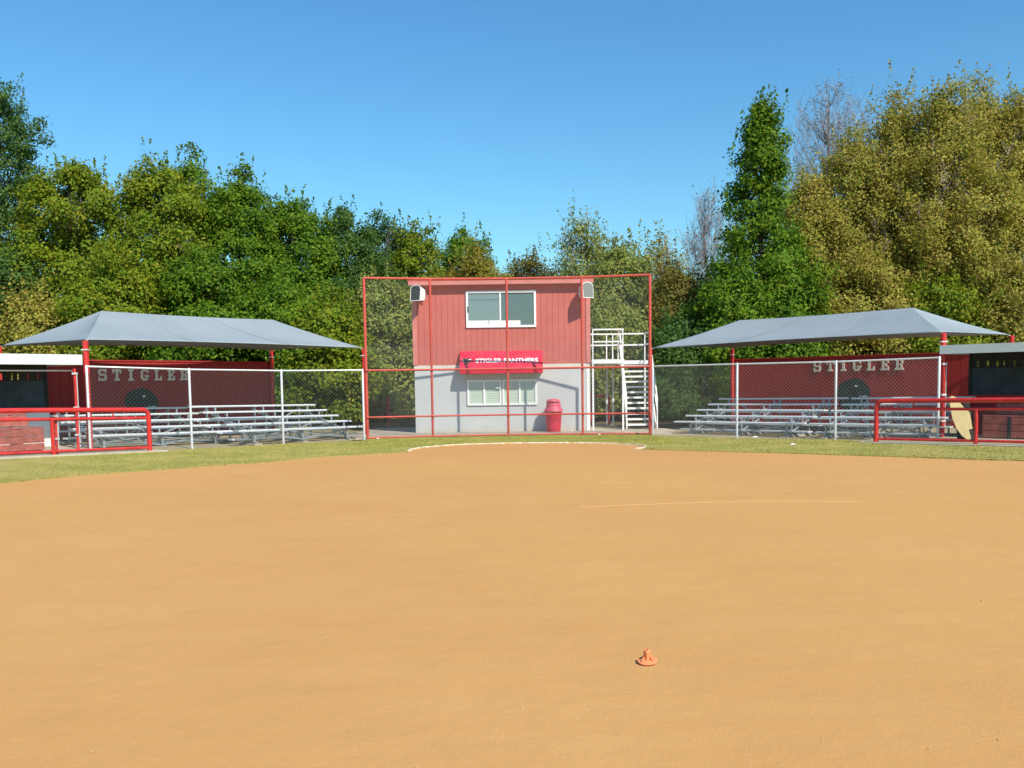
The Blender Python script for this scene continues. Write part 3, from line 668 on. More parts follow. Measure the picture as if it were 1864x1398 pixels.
# ------------------------------------------------------------------ bleachers
def bleacher(label):
    t = thing('bleachers', (0, 0, 0), label, 'bleachers', 'aluminium bleachers behind the fences')
    L, D_, h0, rs_ = 4.55, .635, .41, .170
    for k in range(5):
        y = D_*k; z = h0+rs_*k
        mb = MB(); pr = [(-.112, -.04), (-.124, -.03), (-.122, -.012), (-.10, 0), (.10, 0), (.122, -.012), (.124, -.03), (.112, -.04)]
        mb.add([(0, y+a, z+b) for a, b in pr]+[(L, y+a, z+b) for a, b in pr], [tuple(range(8)), tuple(range(8, 16))[::-1]]+[(i, 8+i, 8+(i+1) % 8, (i+1) % 8) for i in range(8)])
        mb.box(.004, y-.115, z-.052, L-.004, y-.105, z-.0405); mb.box(.004, y+.105, z-.052, L-.004, y+.115, z-.0405); mb.build('seat_plank', 'alu', t)
        if k:
            zf = rs_*k-.02; yf = y-.30; mb = MB(); mb.box(0, yf-.12, zf-.04, L, yf+.12, zf); mb.build('foot_plank', 'alu', t)
    for x in (.58, 2.27, 3.97):
        mb = MB()
        for k in range(5):
            y = D_*k+.02; z = h0+rs_*k; mb.bar((x, y, .03), (x, y, z-.056), .05, .05, (1, 0, 0))
            if k < 4: mb.bar((x+.03, y+.20, z-.24), (x+.03, y+.20, z+rs_-.06), .045, .04, (1, 0, 0))
        mb.bar((x+.055, -.05, .035), (x+.055, D_*4+.1, .035), .05, .05)
        mb.bar((x-.05, -.02, h0-.13), (x-.05, D_*4+.05, h0+rs_*4-.13), .04, .045)
        mb.bar((x+.055, .05, .09), (x+.055, D_*4, h0+rs_*4-.2), .035, .035)
        mb.build('support_frame', 'alud', t)
    mb = MB()
    for y, top in ((.0, .32), (D_*2, .64), (D_*4, .95)):
        for a, b in ((.58, 2.27), (3.97, 2.27)):
            mb.bar((a, y+.07, top), (b, y+.07+(.012 if a > b else 0), .07), .03, .04)
    mb.bar((.58, D_+.09, .46), (3.97, D_+.09, .12), .03, .035); mb.bar((3.97, D_+.14, .46), (.58, D_+.14, .12), .03, .035)
    mb.build('cross_brace', 'alud', t)
    for x in (.58, 2.27, 3.97):
        mb = MB(); mb.box(x-.13, -.2, -.06, x+.13, D_*4+.25, .006); mb.build('footing_board', 'slabm', t)
    return t
def place(t, P, d, b, tilt, outer_first):
    x = Vector((d.x, d.y, tilt)); x.normalize(); bb = Vector((b.x, b.y, 0)); bb.normalize()
    if outer_first: x = -x
    z = x.cross(bb).normalized(); y = z.cross(x)
    m = Matrix((x, y, z)).transposed().to_4x4(); m.translation = Vector(P); t.matrix_world = m
def dv(th, s): return Vector((math.cos(th)*s, -math.sin(th))), Vector((math.sin(th)*s, math.cos(th)))
b0 = bleacher('bleacher unit nearest the backstop on the left side')
L_ = 4.55
for i, (X0, Y0, th, s, z0, tl, lab) in enumerate([
        (-4.817, 29.99, .845, -1, -.01, .014, None),
        (-8.326, 27.86, .885, -1, 0.0, .018, 'bleacher unit beside the left dugout, partly behind the rail'),
        (5.331, 30.24, .811, 1, -.01, .008, 'bleacher unit nearest the white staircase on the right side'),
        (8.60, 26.80, .811, 1, .02, .012, 'bleacher unit beside the right dugout, shaded behind the red rail')]):
    o = b0 if i == 0 else copy_tree(b0)
    if lab: o['label'] = lab
    d, b = dv(th, s)
    if i == 3: o.scale = (1, 1, 1)
    if s < 0: place(o, (X0+d.x*L_, Y0+d.y*L_, z0+tl*L_), d, b, tl, True)
    else: place(o, (X0, Y0, z0), d, b, tl, False)
    if i == 3: o.scale = (.78, 1, 1)

# ------------------------------------------------------------------ red back walls with STIGLER
GL = {  # slab serif capitals on a 10 x 12 grid, as rectangles (x0,y0,x1,y1) or polygons
 'S': [(1.5,9.8,8,12),(0.5,6.6,2.9,10.8),(1.5,5.2,8.5,7.2),(7.1,1.2,9.5,5.9),(2,0,8.5,2.1),(0.5,0,1.7,4.2),(1.7,1.5,2.6,3.0),(8.3,8,9.5,12),(7.4,9,8.3,10.3)],
 'T': [(0,9.8,10,12),(0,7.8,1.6,9.8),(8.4,7.8,10,9.8),(3.7,2,6.3,9.8),(2.2,0,7.8,2)],
 'I': [(1.8,10,8.2,12),(3.7,2,6.3,10),(1.8,0,8.2,2)],
 'G': [(2,9.8,8,12),(.5,2,3,10),(2,0,8,2.1),(6.6,2.1,9,5.2),(5,4,10,5.8),(7.4,8.3,9,11),(8.2,8,9.4,12)],
 'L': [(.6,10,6,12),(1.9,2,4.5,10),(.6,0,9.5,2),(7.7,2,9.5,4.6)],
 'E': [(.6,10,9.2,12),(1.9,2,4.5,10),(.6,0,9.5,2),(4.5,5,6.6,7),(6.2,4,7.3,8),(7.6,8,9.2,10),(7.8,2,9.5,4.2)],
 'R': [(.4,10,8,12),(1.7,2,4.2,10),(0,0,5.6,2),(4.2,5,8,6.8),(7,6.8,9.3,11),(6.3,2,8.6,5),(5.9,0,10,2)]}
def redwall(name, FI, d, b, D_, t0, t1, ltr0, ltr1, zt, label, em_t, reverse):
    W0 = FI + b*(D_+.15); t = thing(name, (W0.x+d.x*4, W0.y+d.y*4, 0), label, 'wall')
    P = lambda s, z, off=0: Vector((W0.x+d.x*s+b.x*off, W0.y+d.y*s+b.y*off, z))
    mb = MB(); s = t0
    while s < t1-.01:
        e = min(s+.30, t1); o = P(s, -.1, 0); mb.obox(o, P(e-.008, -.1)-o, Vector((*b, 0))*.02, (0, 0, zt+.1-.005)); s = e
    o = P(t0, -.1, .02); mb.obox(o, P(t1, -.1, .02)-o, Vector((*b, 0))*.06, (0, 0, zt+.09)); mb.build('boards', 'rwall', t)
    mb = MB(); o = P(t0-.03, zt-.004, -.03); mb.obox(o, P(t1+.03, zt-.004, -.03)-o, Vector((*b, 0))*.13, (0, 0, .04)); mb.build('cap_board', 'rwall', t)
    for k, ch in enumerate('STIGLER'):
        f0 = k/7; cw = (ltr1-ltr0)/6.62; a = ltr0+(ltr1-ltr0-cw*.62)*k/6
        mb = MB(); u = cw*.62/10; vv = .37/12
        for r0 in GL[ch]:
            o = P(0, 0, -.02)*0; A = P(a+r0[0]*u, 1.95+r0[1]*vv, -.028); ax = P(a+r0[2]*u, 0)-P(a+r0[0]*u, 0)
            mb.obox(A, Vector((ax.x, ax.y, 0)), Vector((*b, 0))*.026, (0, 0, (r0[3]-r0[1])*vv))
        mb.build('letter', 'letter', t)
    # dark rounded emblem with small white eye marks
    mb = MB(); pts = []
    cs, cz = em_t, 1.12
    for i in range(28):
        a = 2*math.pi*i/28; rr = 1+.05*math.sin(3*a)+.04*math.sin(5*a+1); pts.append((cs+.58*rr*math.cos(a), cz+.60*rr*math.sin(a)))
    A = [P(x, z, -.004) for x, z in pts]; B = [P(x, z, -.012) for x, z in pts]; k = len(A)
    mb.add(A+B, [tuple(range(k)), tuple(range(k, 2*k))[::-1]]+[(i, (i+1) % k, k+(i+1) % k, k+i) for i in range(k)]); em = mb.build('emblem', 'emblem', t)
    mb = MB(); sg = 1
    for cx_, cz_, w_, h_ in ((.05, .28, .09, .05), (.30, -.06, .22, .03), (.22, -.1, .03, .08), (.38, -.1, .03, .08)):
        o = P(cs+cx_*sg, cz+cz_, -.017); e = P(cs+(cx_+w_)*sg, cz+cz_, -.017); mb.obox(o, e-o, Vector((*b, 0))*.004, (0, 0, h_))
    mb.build('emblem_mark', 'letter', em)
    return t
FIL = Vector((-5.017, 31.797)); FIR = Vector((4.864, 32.384))
# lettering must read left to right from the field, so on the left wall it runs against DL
redwall('board_wall', FIL + DL*8.6 , -DL, BL, 4.98, -.4, 8.80, 8.6-6.6, 8.6-3.40, 2.58, 'red board wall lettered STIGLER behind the left bleachers', 8.6-5.15, True)
redwall('board_wall', FIR, DR, BR, 4.919, -.05, 8.65, 3.27, 6.53, 2.45, 'red board wall lettered STIGLER behind the right bleachers', 4.79, False)

# ------------------------------------------------------------------ shade canopies
def canopy(FI, d, b, W, D_, i1, z, label, clab):
    c = FI + d*W/2 + b*D_/2; t = thing('shade_canopy', (c.x, c.y, 0), label, 'canopy')
    FO, BI, BO = FI+d*W, FI+b*D_, FI+d*W+b*D_; RI, RO = FI+b*D_/2+d*i1, FI+b*D_/2+d*(W-i1)
    V3 = lambda p, zz: Vector((p.x, p.y, zz))
    c4 = dict(FI=V3(FI, z[0]), FO=V3(FO, z[1]), BI=V3(BI, z[2]), BO=V3(BO, z[3])); ri, ro = V3(RI, z[4]), V3(RO, z[5])
    mb = MB(); nu, nv = 28, 12
    def face(A, B, rA, rB, flip):
        mid = (ri+ro)/2; base = len(mb.v)
        inw = (mid-(A+B)/2); inw.z = 0; inw.normalize(); Ln = (B-A).length
        for j in range(nv+1):
            v = j/nv
            for i in range(nu+1):
                u = i/nu; P = A.lerp(B, u); k4 = 4*u*(1-u)
                P = P + inw*(Ln*.045*k4) + Vector((0, 0, Ln*.006*k4))
                Q = rA.lerp(rB, u); X = P.lerp(Q, v)
                X.z -= .10*math.sin(math.pi*v)*(0.35+.65*k4) + .03*k4*v
                if j == 0 : X.z -= 0.0
                mb.v.append(tuple(X))
        for j in range(nv):
            for i in range(nu):
                q = [base+j*(nu+1)+i, base+j*(nu+1)+i+1, base+(j+1)*(nu+1)+i+1, base+(j+1)*(nu+1)+i]
                mb.f.append(tuple(q[::-1] if flip else q))
    face(c4['FI'], c4['FO'], ri, ro, False); face(c4['FO'], c4['BO'], ro, ro, False)
    face(c4['BO'], c4['BI'], ro, ri, False); face(c4['BI'], c4['FI'], ri, ri, False)
    o = mb.build('fabric', 'fabric', t)
    bm = bmesh.new(); bm.from_mesh(o.data); bmesh.ops.remove_doubles(bm, verts=bm.verts[:], dist=.002); bmesh.ops.dissolve_degenerate(bm, edges=bm.edges[:], dist=.0005)
    bmesh.ops.recalc_face_normals(bm, faces=bm.faces[:]); 
    for f_ in bm.faces: f_.smooth = True
    bm.to_mesh(o.data); bm.free()
    try: o.data.set_sharp_from_angle(angle=R(9))
    except Exception: pass
    sm = o.modifiers.new('thick', 'SOLIDIFY'); sm.thickness = .006
    # seams
    rows = nu+1
    for us in (8, 18):                      # sewn seams across the front slope
        mbs = MB(); pv = []
        for j in range(nv+1):
            k_ = us + (j*3//nv); q = Vector(mb.v[j*rows+k_]); q2 = Vector(mb.v[j*rows+min(k_+1, nu)])
            fr = (j*3/nv) - (j*3//nv); pv.append(q.lerp(q2, fr)+Vector((0, 0, .010)))
        dd = Vector((d.x, d.y, 0))*.022
        for q in pv: mbs.v += [tuple(q-dd), tuple(q+dd)]
        for j in range(nv): mbs.f.append((2*j, 2*j+1, 2*j+3, 2*j+2))
        mbs.build('seam', 'seam', o)
    cx_ = {'FI': FI, 'FO': FO, 'BI': BI, 'BO': BO}
    for k, p in cx_.items():
        zt = c4[k].z; out = (p-c).normalized()
        q = p + out*.05
        mb = MB(); mb.tube([(q.x, q.y, T(q.x)-.05), (q.x, q.y, zt-.05), (q.x, q.y, zt-.03)], [.072, .072, .05], 18); cl = mb.build('column', 'red_pipe', t, True)
        mb = MB(); mb.tube([(q.x-out.x*.05, q.y-out.y*.05, zt-.03), (p.x-out.x*.10, p.y-out.y*.10, zt+.012)], .014, 6)
        mb.box(q.x-.085, q.y-.085, zt-.28, q.x+.085, q.y+.085, zt-.25); mb.build('bracket', 'galv', cl)
    return t
canopy(FIL, DL, BL, 9.548, 4.98, 1.763, (2.958, 2.972, 3.041, 2.994, 3.952, 3.941), 'grey cloth shade canopy over the left bleachers', '')
canopy(FIR, DR, BR, 9.837, 4.919, 1.904, (2.827, 2.903, 2.916, 2.95, 3.758, 3.784), 'grey cloth shade canopy over the right bleachers', '')

# ------------------------------------------------------------------ dugouts
def dugout(P0, d, b, dep, label, white, bx0, hf):
    t = thing('dugout', (P0.x, P0.y, 0), label, 'dugout'); Ln = 8.0
    P = lambda s, off, z: Vector((P0.x+d.x*s+b.x*off, P0.y+d.y*s+b.y*off, z))
    def bx(mb, s0, s1, o0, o1, z0, z1):
        o = P(s0, o0, z0); return mb.obox(o, P(s1, o0, z0)-o, P(s0, o1, z0)-o, (0, 0, z1-z0))
    g = T(P0.x)
    mb = MB(); bx(mb, 0, Ln, .03, dep+.25, hf[1]-.07, hf[1]-.01); rf = mb.build('roof', 'white', t)
    mb = MB(); bx(mb, -.02, Ln, -.01, .028, hf[0], hf[1]); bx(mb, -.02, .01, .028, dep+.25, hf[0], hf[1]); mb.build('fascia', 'fascia', rf)
    mb = MB()
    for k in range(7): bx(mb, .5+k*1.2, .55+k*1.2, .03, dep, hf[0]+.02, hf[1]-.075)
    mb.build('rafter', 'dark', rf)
    wz = 1.14
    mb = MB(); bx(mb, 0, Ln, dep, dep+.12, g-.1, wz); hwl = mb.build('half_wall', 'white' if white else 'rwall', t)  # right wall in dark red, its deep shade put into the colour
    mb = MB(); bx(mb, -.02, Ln, dep-.03, dep+.15, wz, wz+.05); mb.build('ledge', 'white' if white else 'rwall', hwl)
    mb = MB(); bx(mb, .02, Ln, dep+.05, dep+.07, wz+.05, 1.93); mb.build('windscreen', 'screen', t)
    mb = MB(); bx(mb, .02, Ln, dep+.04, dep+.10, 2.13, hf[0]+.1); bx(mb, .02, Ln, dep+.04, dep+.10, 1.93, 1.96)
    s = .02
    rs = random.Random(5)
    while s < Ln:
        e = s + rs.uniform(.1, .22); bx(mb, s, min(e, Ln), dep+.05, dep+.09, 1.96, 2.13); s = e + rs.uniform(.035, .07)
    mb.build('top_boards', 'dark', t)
    for s in (0.03, 2.6, 5.2):
        mb = MB(); c0 = P(s, .1, 0); mb.tube([(c0.x, c0.y, g-.05), (c0.x, c0.y, hf[0]+.03)], .035, 10); mb.build('post', 'red_pipe', t, True) if s > .1 else None
    mb = MB(); c0 = P(.03, dep+.06, 0); mb.tube([(c0.x, c0.y, g-.05), (c0.x, c0.y, hf[0]+.03)], .05, 10); mb.build('post', 'dark' , t, True)
    mb = MB(); bx(mb, 0, 7, .35, .39, hf[0]-.16, hf[0]-.13); mb.build('batten', 'white', t) if white else None
    mb = MB(); bx(mb, -.2, Ln, -.3, dep+.2, -.05, g+.035); mb.build('floor_slab', 'slabm', t)
    # bench with boarded front, seat and back
    bt = thing('bench', (P(bx0, .3, 0)), ('long red board bench inside the left dugout' if white else 'long red board bench inside the right dugout'), 'bench', 'dugout benches')
    G = g+.036
    for k in range(3):
        mb = MB(); bx(mb, bx0, Ln-.3, .10, .135, G+.03+k*.178, G+.195+k*.178); mb.build('front_board', 'bench', bt, bevel=.006)
    for k in range(3):
        mb = MB(); bx(mb, bx0, Ln-.3, .10+k*.15, .235+k*.15, G+.562, G+.60); mb.build('seat_board', 'bench', bt, bevel=.005)
    for k in range(3):
        mb = MB(); o_ = .58+.04*k
        o = P(bx0+.15, o_, G+.62+k*.145); mb.obox(o, P(Ln-.3, o_, 0)-P(bx0+.15, o_, 0), Vector((b.x*.03, b.y*.03, 0)), Vector((b.x*.035, b.y*.035, .13))); mb.build('back_board', 'bench', bt, bevel=.005)
    mb = MB()
    for s in (bx0+.5, bx0+1.9, bx0+3.3, bx0+4.7): 
        bx(mb, s, s+.06, .14, .56, G-.03, G+.555); bx(mb, s, s+.06, .70, .76, G-.03, G+1.05)
    mb.build('bench_frame', 'bench', bt)
    if not white:
        mb = MB(); bx(mb, bx0+.62, bx0+.70, .07, .098, G+.0, G+.56); mb.build('cleat', 'dark', bt)
    return t
dugout(Vector((-11.06, 24.2)), DL, BL, 1.88, 'open dugout with white fascia and white half wall on the left', True, 1.0, (2.32, 2.58))
dugout(Vector((11.458, 25.017)), DR, BR, 1.906, 'open dugout with white fascia and dark screen on the right', False, 1.07, (2.305, 2.537))
# gate posts
def gpost(x, y, h, label, r=.035):
    t = thing('gate_post', (x, y, T(x)), label, 'post', 'red gate posts by the dugouts')
    mb = MB(); mb.tube([(x, y, T(x)-.02), (x, y, h)], r, 12); mb.build('pole', 'red_pipe', t, True)
    mb = MB()
    for z in (.5, 1.2, h-.15): mb.box(x-r-.015, y-r-.015, z, x+r+.03, y+r+.01, z+.05)
    mb.tube([(x+r+.02, y-.01, .3), (x+r+.02, y-.01, h-.1)], .012, 8)
    mb.build('hinge', 'galv', t)
gpost(-11.16, 24.0, 2.22, 'slim red gate post between left dugout and fence')
gpost(11.55, 25.0, 2.17, 'slim red gate post between right dugout and fence')
gpost(-10.82, 22.18, 1.2, 'short pink capped post behind the left pipe rail', .028)

# leaning tan board by the right dugout
t = thing('leaning_board', (11.45, 23.6, .07), 'curved tan board leaning beside the right dugout bench', 'board')
out = [(-.30, 1.12), (-.24, 1.18), (-.16, 1.14), (.02, .84), (.12, .74), (.14, .56), (.17, .30), (.09, .28), (.13, .06), (.12, .0), (.04, .02), (-.06, .12), (-.16, .30), (-.24, .55), (-.28, .85)]
o = Vector((11.45, 23.55, .1)); ux = Vector((.96, -.2, 0)).normalized(); uz = Vector((.02, .16, 1)).normalized(); nn = ux.cross(uz)
mb = MB(); flat(mb, [(x*1.12, z*.96) for x, z in out], o, ux, uz, .03, -nn); bmf = mb.build('board', 'tan', t)
bm = bmesh.new(); bm.from_mesh(bmf.data); bmesh.ops.recalc_face_normals(bm, faces=bm.faces[:]); bm.to_mesh(bmf.data); bm.free()
t = thing('rolled_tarp', (11.65, 23.95, .07), 'dark rolled tarp standing behind the tan board', 'tarp')
mb = MB(); mb.tube([(11.72, 24.05, .05), (11.62, 24.0, .6), (11.53, 23.95, 1.12), (11.53, 23.95, 1.15)], [.20, .19, .18, .12], 20); mb.build('roll', 'dark', t, True)
mb = MB()
for z in (.35, .8): mb.lathe([(.200, 0), (.206, .01), (.206, .04), (.200, .05)], (11.72-.17*z, 24.05-.09*z, z), 20)
mb.build('strap', 'black', t)

# red pipes behind the building
def pfence(pts, h, label):
    t = thing('pipe_barrier', (*pts[0], 0), label, 'barrier', 'red pipe barriers behind the press box')
    for x, y in pts:
        mb = MB(); mb.tube([(x, y, 0), (x, y, h)], .05, 10); mb.build('post', 'red_pipe', t, True)
    if len(pts) > 1:
        mb = MB(); mb.tube([(x, y, h) for x, y in pts], .045, 10); mb.build('rail', 'red_pipe', t, True)
pfence([(3.05, 35.9), (3.75, 35.9)], 1.15, 'low red pipe barrier under the stair landing')
pfence([(-4.75, 36.2)], 1.2, 'single red bollard post left of the press box')

# litter
def litter(x, y, s, label, zz=None):
    mb = MB(); pts = []; n = 9
    for i in range(n):
        a = 2*math.pi*i/n; r = s*random.uniform(.6, 1.1); pts.append((x+r*math.cos(a), y+r*.7*math.sin(a), (T(x)+.045 if zz is None else zz)+random.uniform(0, s*.25)))
    mb.add(pts+[(x, y, (T(x)+.05 if zz is None else zz)+s*.45)], [(i, (i+1) % n, n) for i in range(n)])
    tag(mb.build('paper_scrap', 'litter'), label, 'litter', 'white litter around the backstop')
litter(7.1, 23.5, .08, 'white paper scrap lying alone on the right grass')
litter(6.95, 26.6, .10, 'white wrapper at the foot of the right chain link fence')
litter(2.75, 29.2, .06, 'small white scrap below the backstop near the staircase')
litter(2.05, 31.6, .07, 'white scrap on the concrete beside the trash can', .04)
litter(-4.1, 28.6, .06, 'small white scrap by the left end of the backstop')

# ------------------------------------------------------------------ trees
KIND = {
 'olive': dict(cols=[(.185, .255, .014), (.235, .29, .018), (.13, .21, .014), (.27, .27, .02), (.16, .24, .02)], leaf=0.12),
 'green': dict(cols=[(.10, .20, .013), (.15, .255, .016), (.075, .165, .014), (.19, .27, .018)], leaf=0.12),
 'dark':  dict(cols=[(.06, .13, .03), (.085, .165, .032), (.11, .18, .034)], leaf=0.11),
 'gold':  dict(cols=[(.37, .31, .05), (.48, .40, .075), (.30, .30, .04), (.35, .25, .055), (.25, .29, .035), (.43, .38, .09)], leaf=0.10),
 'amber': dict(cols=[(.36, .26, .035), (.32, .28, .04), (.25, .24, .04)], leaf=0.10),
 'pale':  dict(cols=[(.27, .33, .07), (.34, .38, .10), (.20, .26, .05), (.36, .33, .09)], leaf=0.105),
 'brown': dict(cols=[(.22, .18, .04), (.25, .22, .045), (.17, .17, .035)], leaf=0.10),
 'grey':  dict(cols=[(0.195, 0.180, 0.108), (0.240, 0.225, 0.132), (0.255, 0.195, 0.072)], leaf=0.08),
}
def unit(n):
    v = RS.normal(size=(n, 3)); return v/np.linalg.norm(v, axis=1, keepdims=True)
def leaf_mesh(name, P, Nn, size, cols, weights=None):
    """P centres, Nn normals; each leaf a folded pair of triangles"""
    n = len(P); a = np.cross(Nn, unit(n)); a /= np.linalg.norm(a, axis=1, keepdims=True)+1e-9; b = np.cross(Nn, a)
    s = (size*RS.uniform(.45, 1.35, n))[:, None]
    V = np.empty((n, 4, 3)); fold = Nn*s*.18
    V[:, 0] = P - a*s*.62; V[:, 1] = P - b*s*.42 + fold; V[:, 2] = P + a*s*.62; V[:, 3] = P + b*s*.42 + fold
    me = bpy.data.meshes.new(name); me.vertices.add(4*n); me.vertices.foreach_set('co', V.reshape(-1))
    idx = np.arange(4*n).reshape(n, 4)
    tri = np.stack([idx[:, [0, 1, 2]], idx[:, [0, 2, 3]]], 1).reshape(-1)
    me.loops.add(6*n); me.loops.foreach_set('vertex_index', tri.astype(np.int32))
    me.polygons.add(2*n); me.polygons.foreach_set('loop_start', np.arange(0, 6*n, 3, dtype=np.int32))
    me.update(); me.validate()
    ca = me.color_attributes.new('Col', 'FLOAT_COLOR', 'POINT')
    ci = RS.randint(0, len(cols), n) if weights is None else weights
    cc = np.array(cols)[ci]*RS.uniform(.8, 1.2, (n, 1)); cc = np.clip(cc, 0, 1)
    ca.data.foreach_set('color', np.concatenate([np.repeat(cc, 4, 0), np.ones((4*n, 1))], 1).reshape(-1).astype(np.float32))
    me.materials.append(M['leaf']); return me
def limb(mb, p, q, r0, r1, wob=.06, n=4, sides=6):
    p, q = Vector(p), Vector(q); L = (q-p).length; pts = []
    for i in range(n+1):
        t = i/n; w_ = wob*L*math.sin(math.pi*t); pts.append(p.lerp(q, t)+Vector((random.uniform(-w_, w_), random.uniform(-w_, w_), random.uniform(-w_, w_)*.5)))
    mb.tube(pts, [r0+(r1-r0)*i/n for i in range(n+1)], sides, False); return pts
def tree(name, label, cat, x, y, h, rad, kind, clumps=70, per=150, zlo=.8, shape='round', twigs=0, group=None, clr=.75, density=1.0, topthin=0.0):
    if kind != 'grey': clumps = int(clumps*1.55); per = int(per*2.0); rad *= 1.06
    if kind == 'gold': clumps = int(clumps*1.4); per = int(per*.78); clr *= .82
    K = KIND[kind]; t = thing(name, (x, y, 0), label, cat, group)
    tb = MB(); top = h*.9; lean = Vector((random.uniform(-.3, .3), random.uniform(-.3, .3), 0)); r0 = .045+h*.013
    trunk = limb(tb, (x, y, -.1), (x+lean.x, y+lean.y, top), r0, .02, .02, 8, 9)
    tp = lambda z: trunk[max(0, min(8, int(round((z+.1)/(top+.1)*8))))]
    cen = []; cr = []
    for i in range(clumps):
        u = (i+.5)/clumps                      # height fraction through the crown
        if shape == 'cone':
            u = u**1.1; prof = float(np.interp(u, [0, .25, .42, .52, .62, .78, .9, 1], [1, 1, .92, .66, .5, .36, .27, .10]))
        elif shape == 'oval': prof = max(.12, (math.sin(math.pi*min(1, (u*.86+.14)))**.6))
        else: prof = max(.16, (1-max(0, (u-.25)/.75)**2.3)**.5 * (.8+.2*min(1, u/.2)))
        z = zlo + (h*.965-zlo)*u; a = random.uniform(0, 2*math.pi); rr = rad*prof*(random.random()**.35)
        rr *= random.uniform(.6, 1.45) if shape == 'cone' else random.uniform(.82, 1.12)
        cen.append((x+rr*math.cos(a), y+rr*math.sin(a), z)); cr.append(clr*random.uniform(.65, 1.25)*(.55+.45*prof)*(.8 if shape == 'cone' else 1))
    # a few leading shoots break the top outline
    for i in range(max(4, int(clumps*.09))):
        a = random.uniform(0, 6.28); rr = rad*random.uniform(0, .75); zz = h*(1-.30*(rr/rad)**2)*random.uniform(.94, 1.05)
        if shape == 'cone': rr *= .12; zz = h*random.uniform(.88, 1.0)
        cen.append((x+rr*math.cos(a), y+rr*math.sin(a), zz)); cr.append(clr*.42)
    lr = .28 if kind != 'grey' else .14
    for (cx_, cy_, cz_) in cen[::2]:
        s = tp(max(.6, cz_-rad*random.uniform(.35, .8))); pp = limb(tb, s, (cx_, cy_, cz_), r0*lr*(1-.6*cz_/h)+.012, .008, .10, 4, 5)
    tb.build('trunk', 'bark', t, True)
    Ps = []; Ns = []; ci = []
    cen = np.array(cen); cr = np.array(cr); ctr = np.array([x, y, 0]); nc = len(K['cols'])
    for c, r in zip(cen, cr):
        n = int(per*density*(r/clr)**1.6*(1 if topthin == 0 else (1-topthin*max(0, (c[2]/h-.55)/.45))))
        if n < 4: continue
        d = unit(n); rr = r*RS.uniform(.1, 1.0, n)**.5; sc = np.array([1.25, 1.25, RS.uniform(.6, 1.1)])
        P = c + d*rr[:, None]*sc + RS.normal(scale=.24 if kind == 'gold' else .15, size=(n, 3))
        # drooping sprays: leaves gather along a few twigs of the clump
        tw_ = c + unit(9)*r*np.array([1.25, 1.25, .8]); w_ = RS.randint(0, 9, n); f_ = RS.uniform(0, .75, n)[:, None]
        P = P*(1-f_*.6) + (tw_[w_] + RS.normal(scale=.09, size=(n, 3)))*f_*.6
        out = (c-ctr)*np.array([1, 1, 0]); out = out/(np.linalg.norm(out)+1e-6)
        nn = d*.75 + out*.5 + np.array([0, -.12, .5]) + unit(n)*.65; nn /= np.linalg.norm(nn, axis=1, keepdims=True)
        Ps.append(P); Ns.append(nn); pref = RS.randint(0, nc)
        ci.append(np.where(RS.random_sample(n) < .35, pref, RS.randint(0, nc, n)))
    # upright shoots feather the upper outline
    topc = cen[cen[:, 2] > h*.55]
    for q in range(int(len(topc)*.8)):
        c = topc[RS.randint(0, len(topc))] + RS.normal(scale=.35, size=3)*np.array([1, 1, .2]); hh_ = RS.uniform(.5, 1.15); n = int(26*hh_*(1-.5*topthin))
        u = RS.uniform(0, 1, n)[:, None]; lean_ = RS.normal(scale=.18, size=3)
        P = c + np.array([0, 0, clr*.12]) + u*(np.array([0, 0, hh_]) + lean_) + RS.normal(scale=.10, size=(n, 3))*(1.15-u)
        nn = unit(n) + np.array([0, -.3, .3]); nn /= np.linalg.norm(nn, axis=1, keepdims=True)
        Ps.append(P); Ns.append(nn); ci.append(RS.randint(0, nc, n))
    P = np.concatenate(Ps); Nn = np.concatenate(Ns); ci = np.concatenate(ci)
    keep = P[:, 2] > .15; P, Nn, ci = P[keep], Nn[keep], ci[keep]
    me = leaf_mesh('crown', P-np.array([x, y, 0]), Nn, K['leaf'], K['cols'], ci)
    o = bpy.data.objects.new('crown', me); C.objects.link(o); o.parent = t
    if twigs:
        mb = MB(); 
        for i in range(twigs):
            a = random.uniform(0, 6.28); rr = rad*random.random()**.6; q = Vector((x+rr*math.cos(a), y+rr*math.sin(a), h*random.uniform(.72, 1.0)*(1-.22*(rr/rad)**2)))
            s = Vector(tp(q.z-1.8))*.45 + Vector((q.x, q.y, q.z-1.9))*.55; pts = limb(mb, s, q, .014, .003, .06, 4, 3)
            for k in range(12):
                u = random.uniform(.25, 1); b = pts[0].lerp(pts[-1], u); e = b + Vector((random.uniform(-.5, .5), random.uniform(-.5, .5), random.uniform(.25, .8))); limb(mb, b, e, .009, .003, .08, 2, 3)
        mb.build('twigs', 'twig', t)
    return t
F = 1700.0
def pt(px, y, top):  # world position of a crown seen at a bearing, and its height
    X = (px-932)*y/F; h = 1.7 + (697-(px-932)*.014-top)*y/F; return X, h
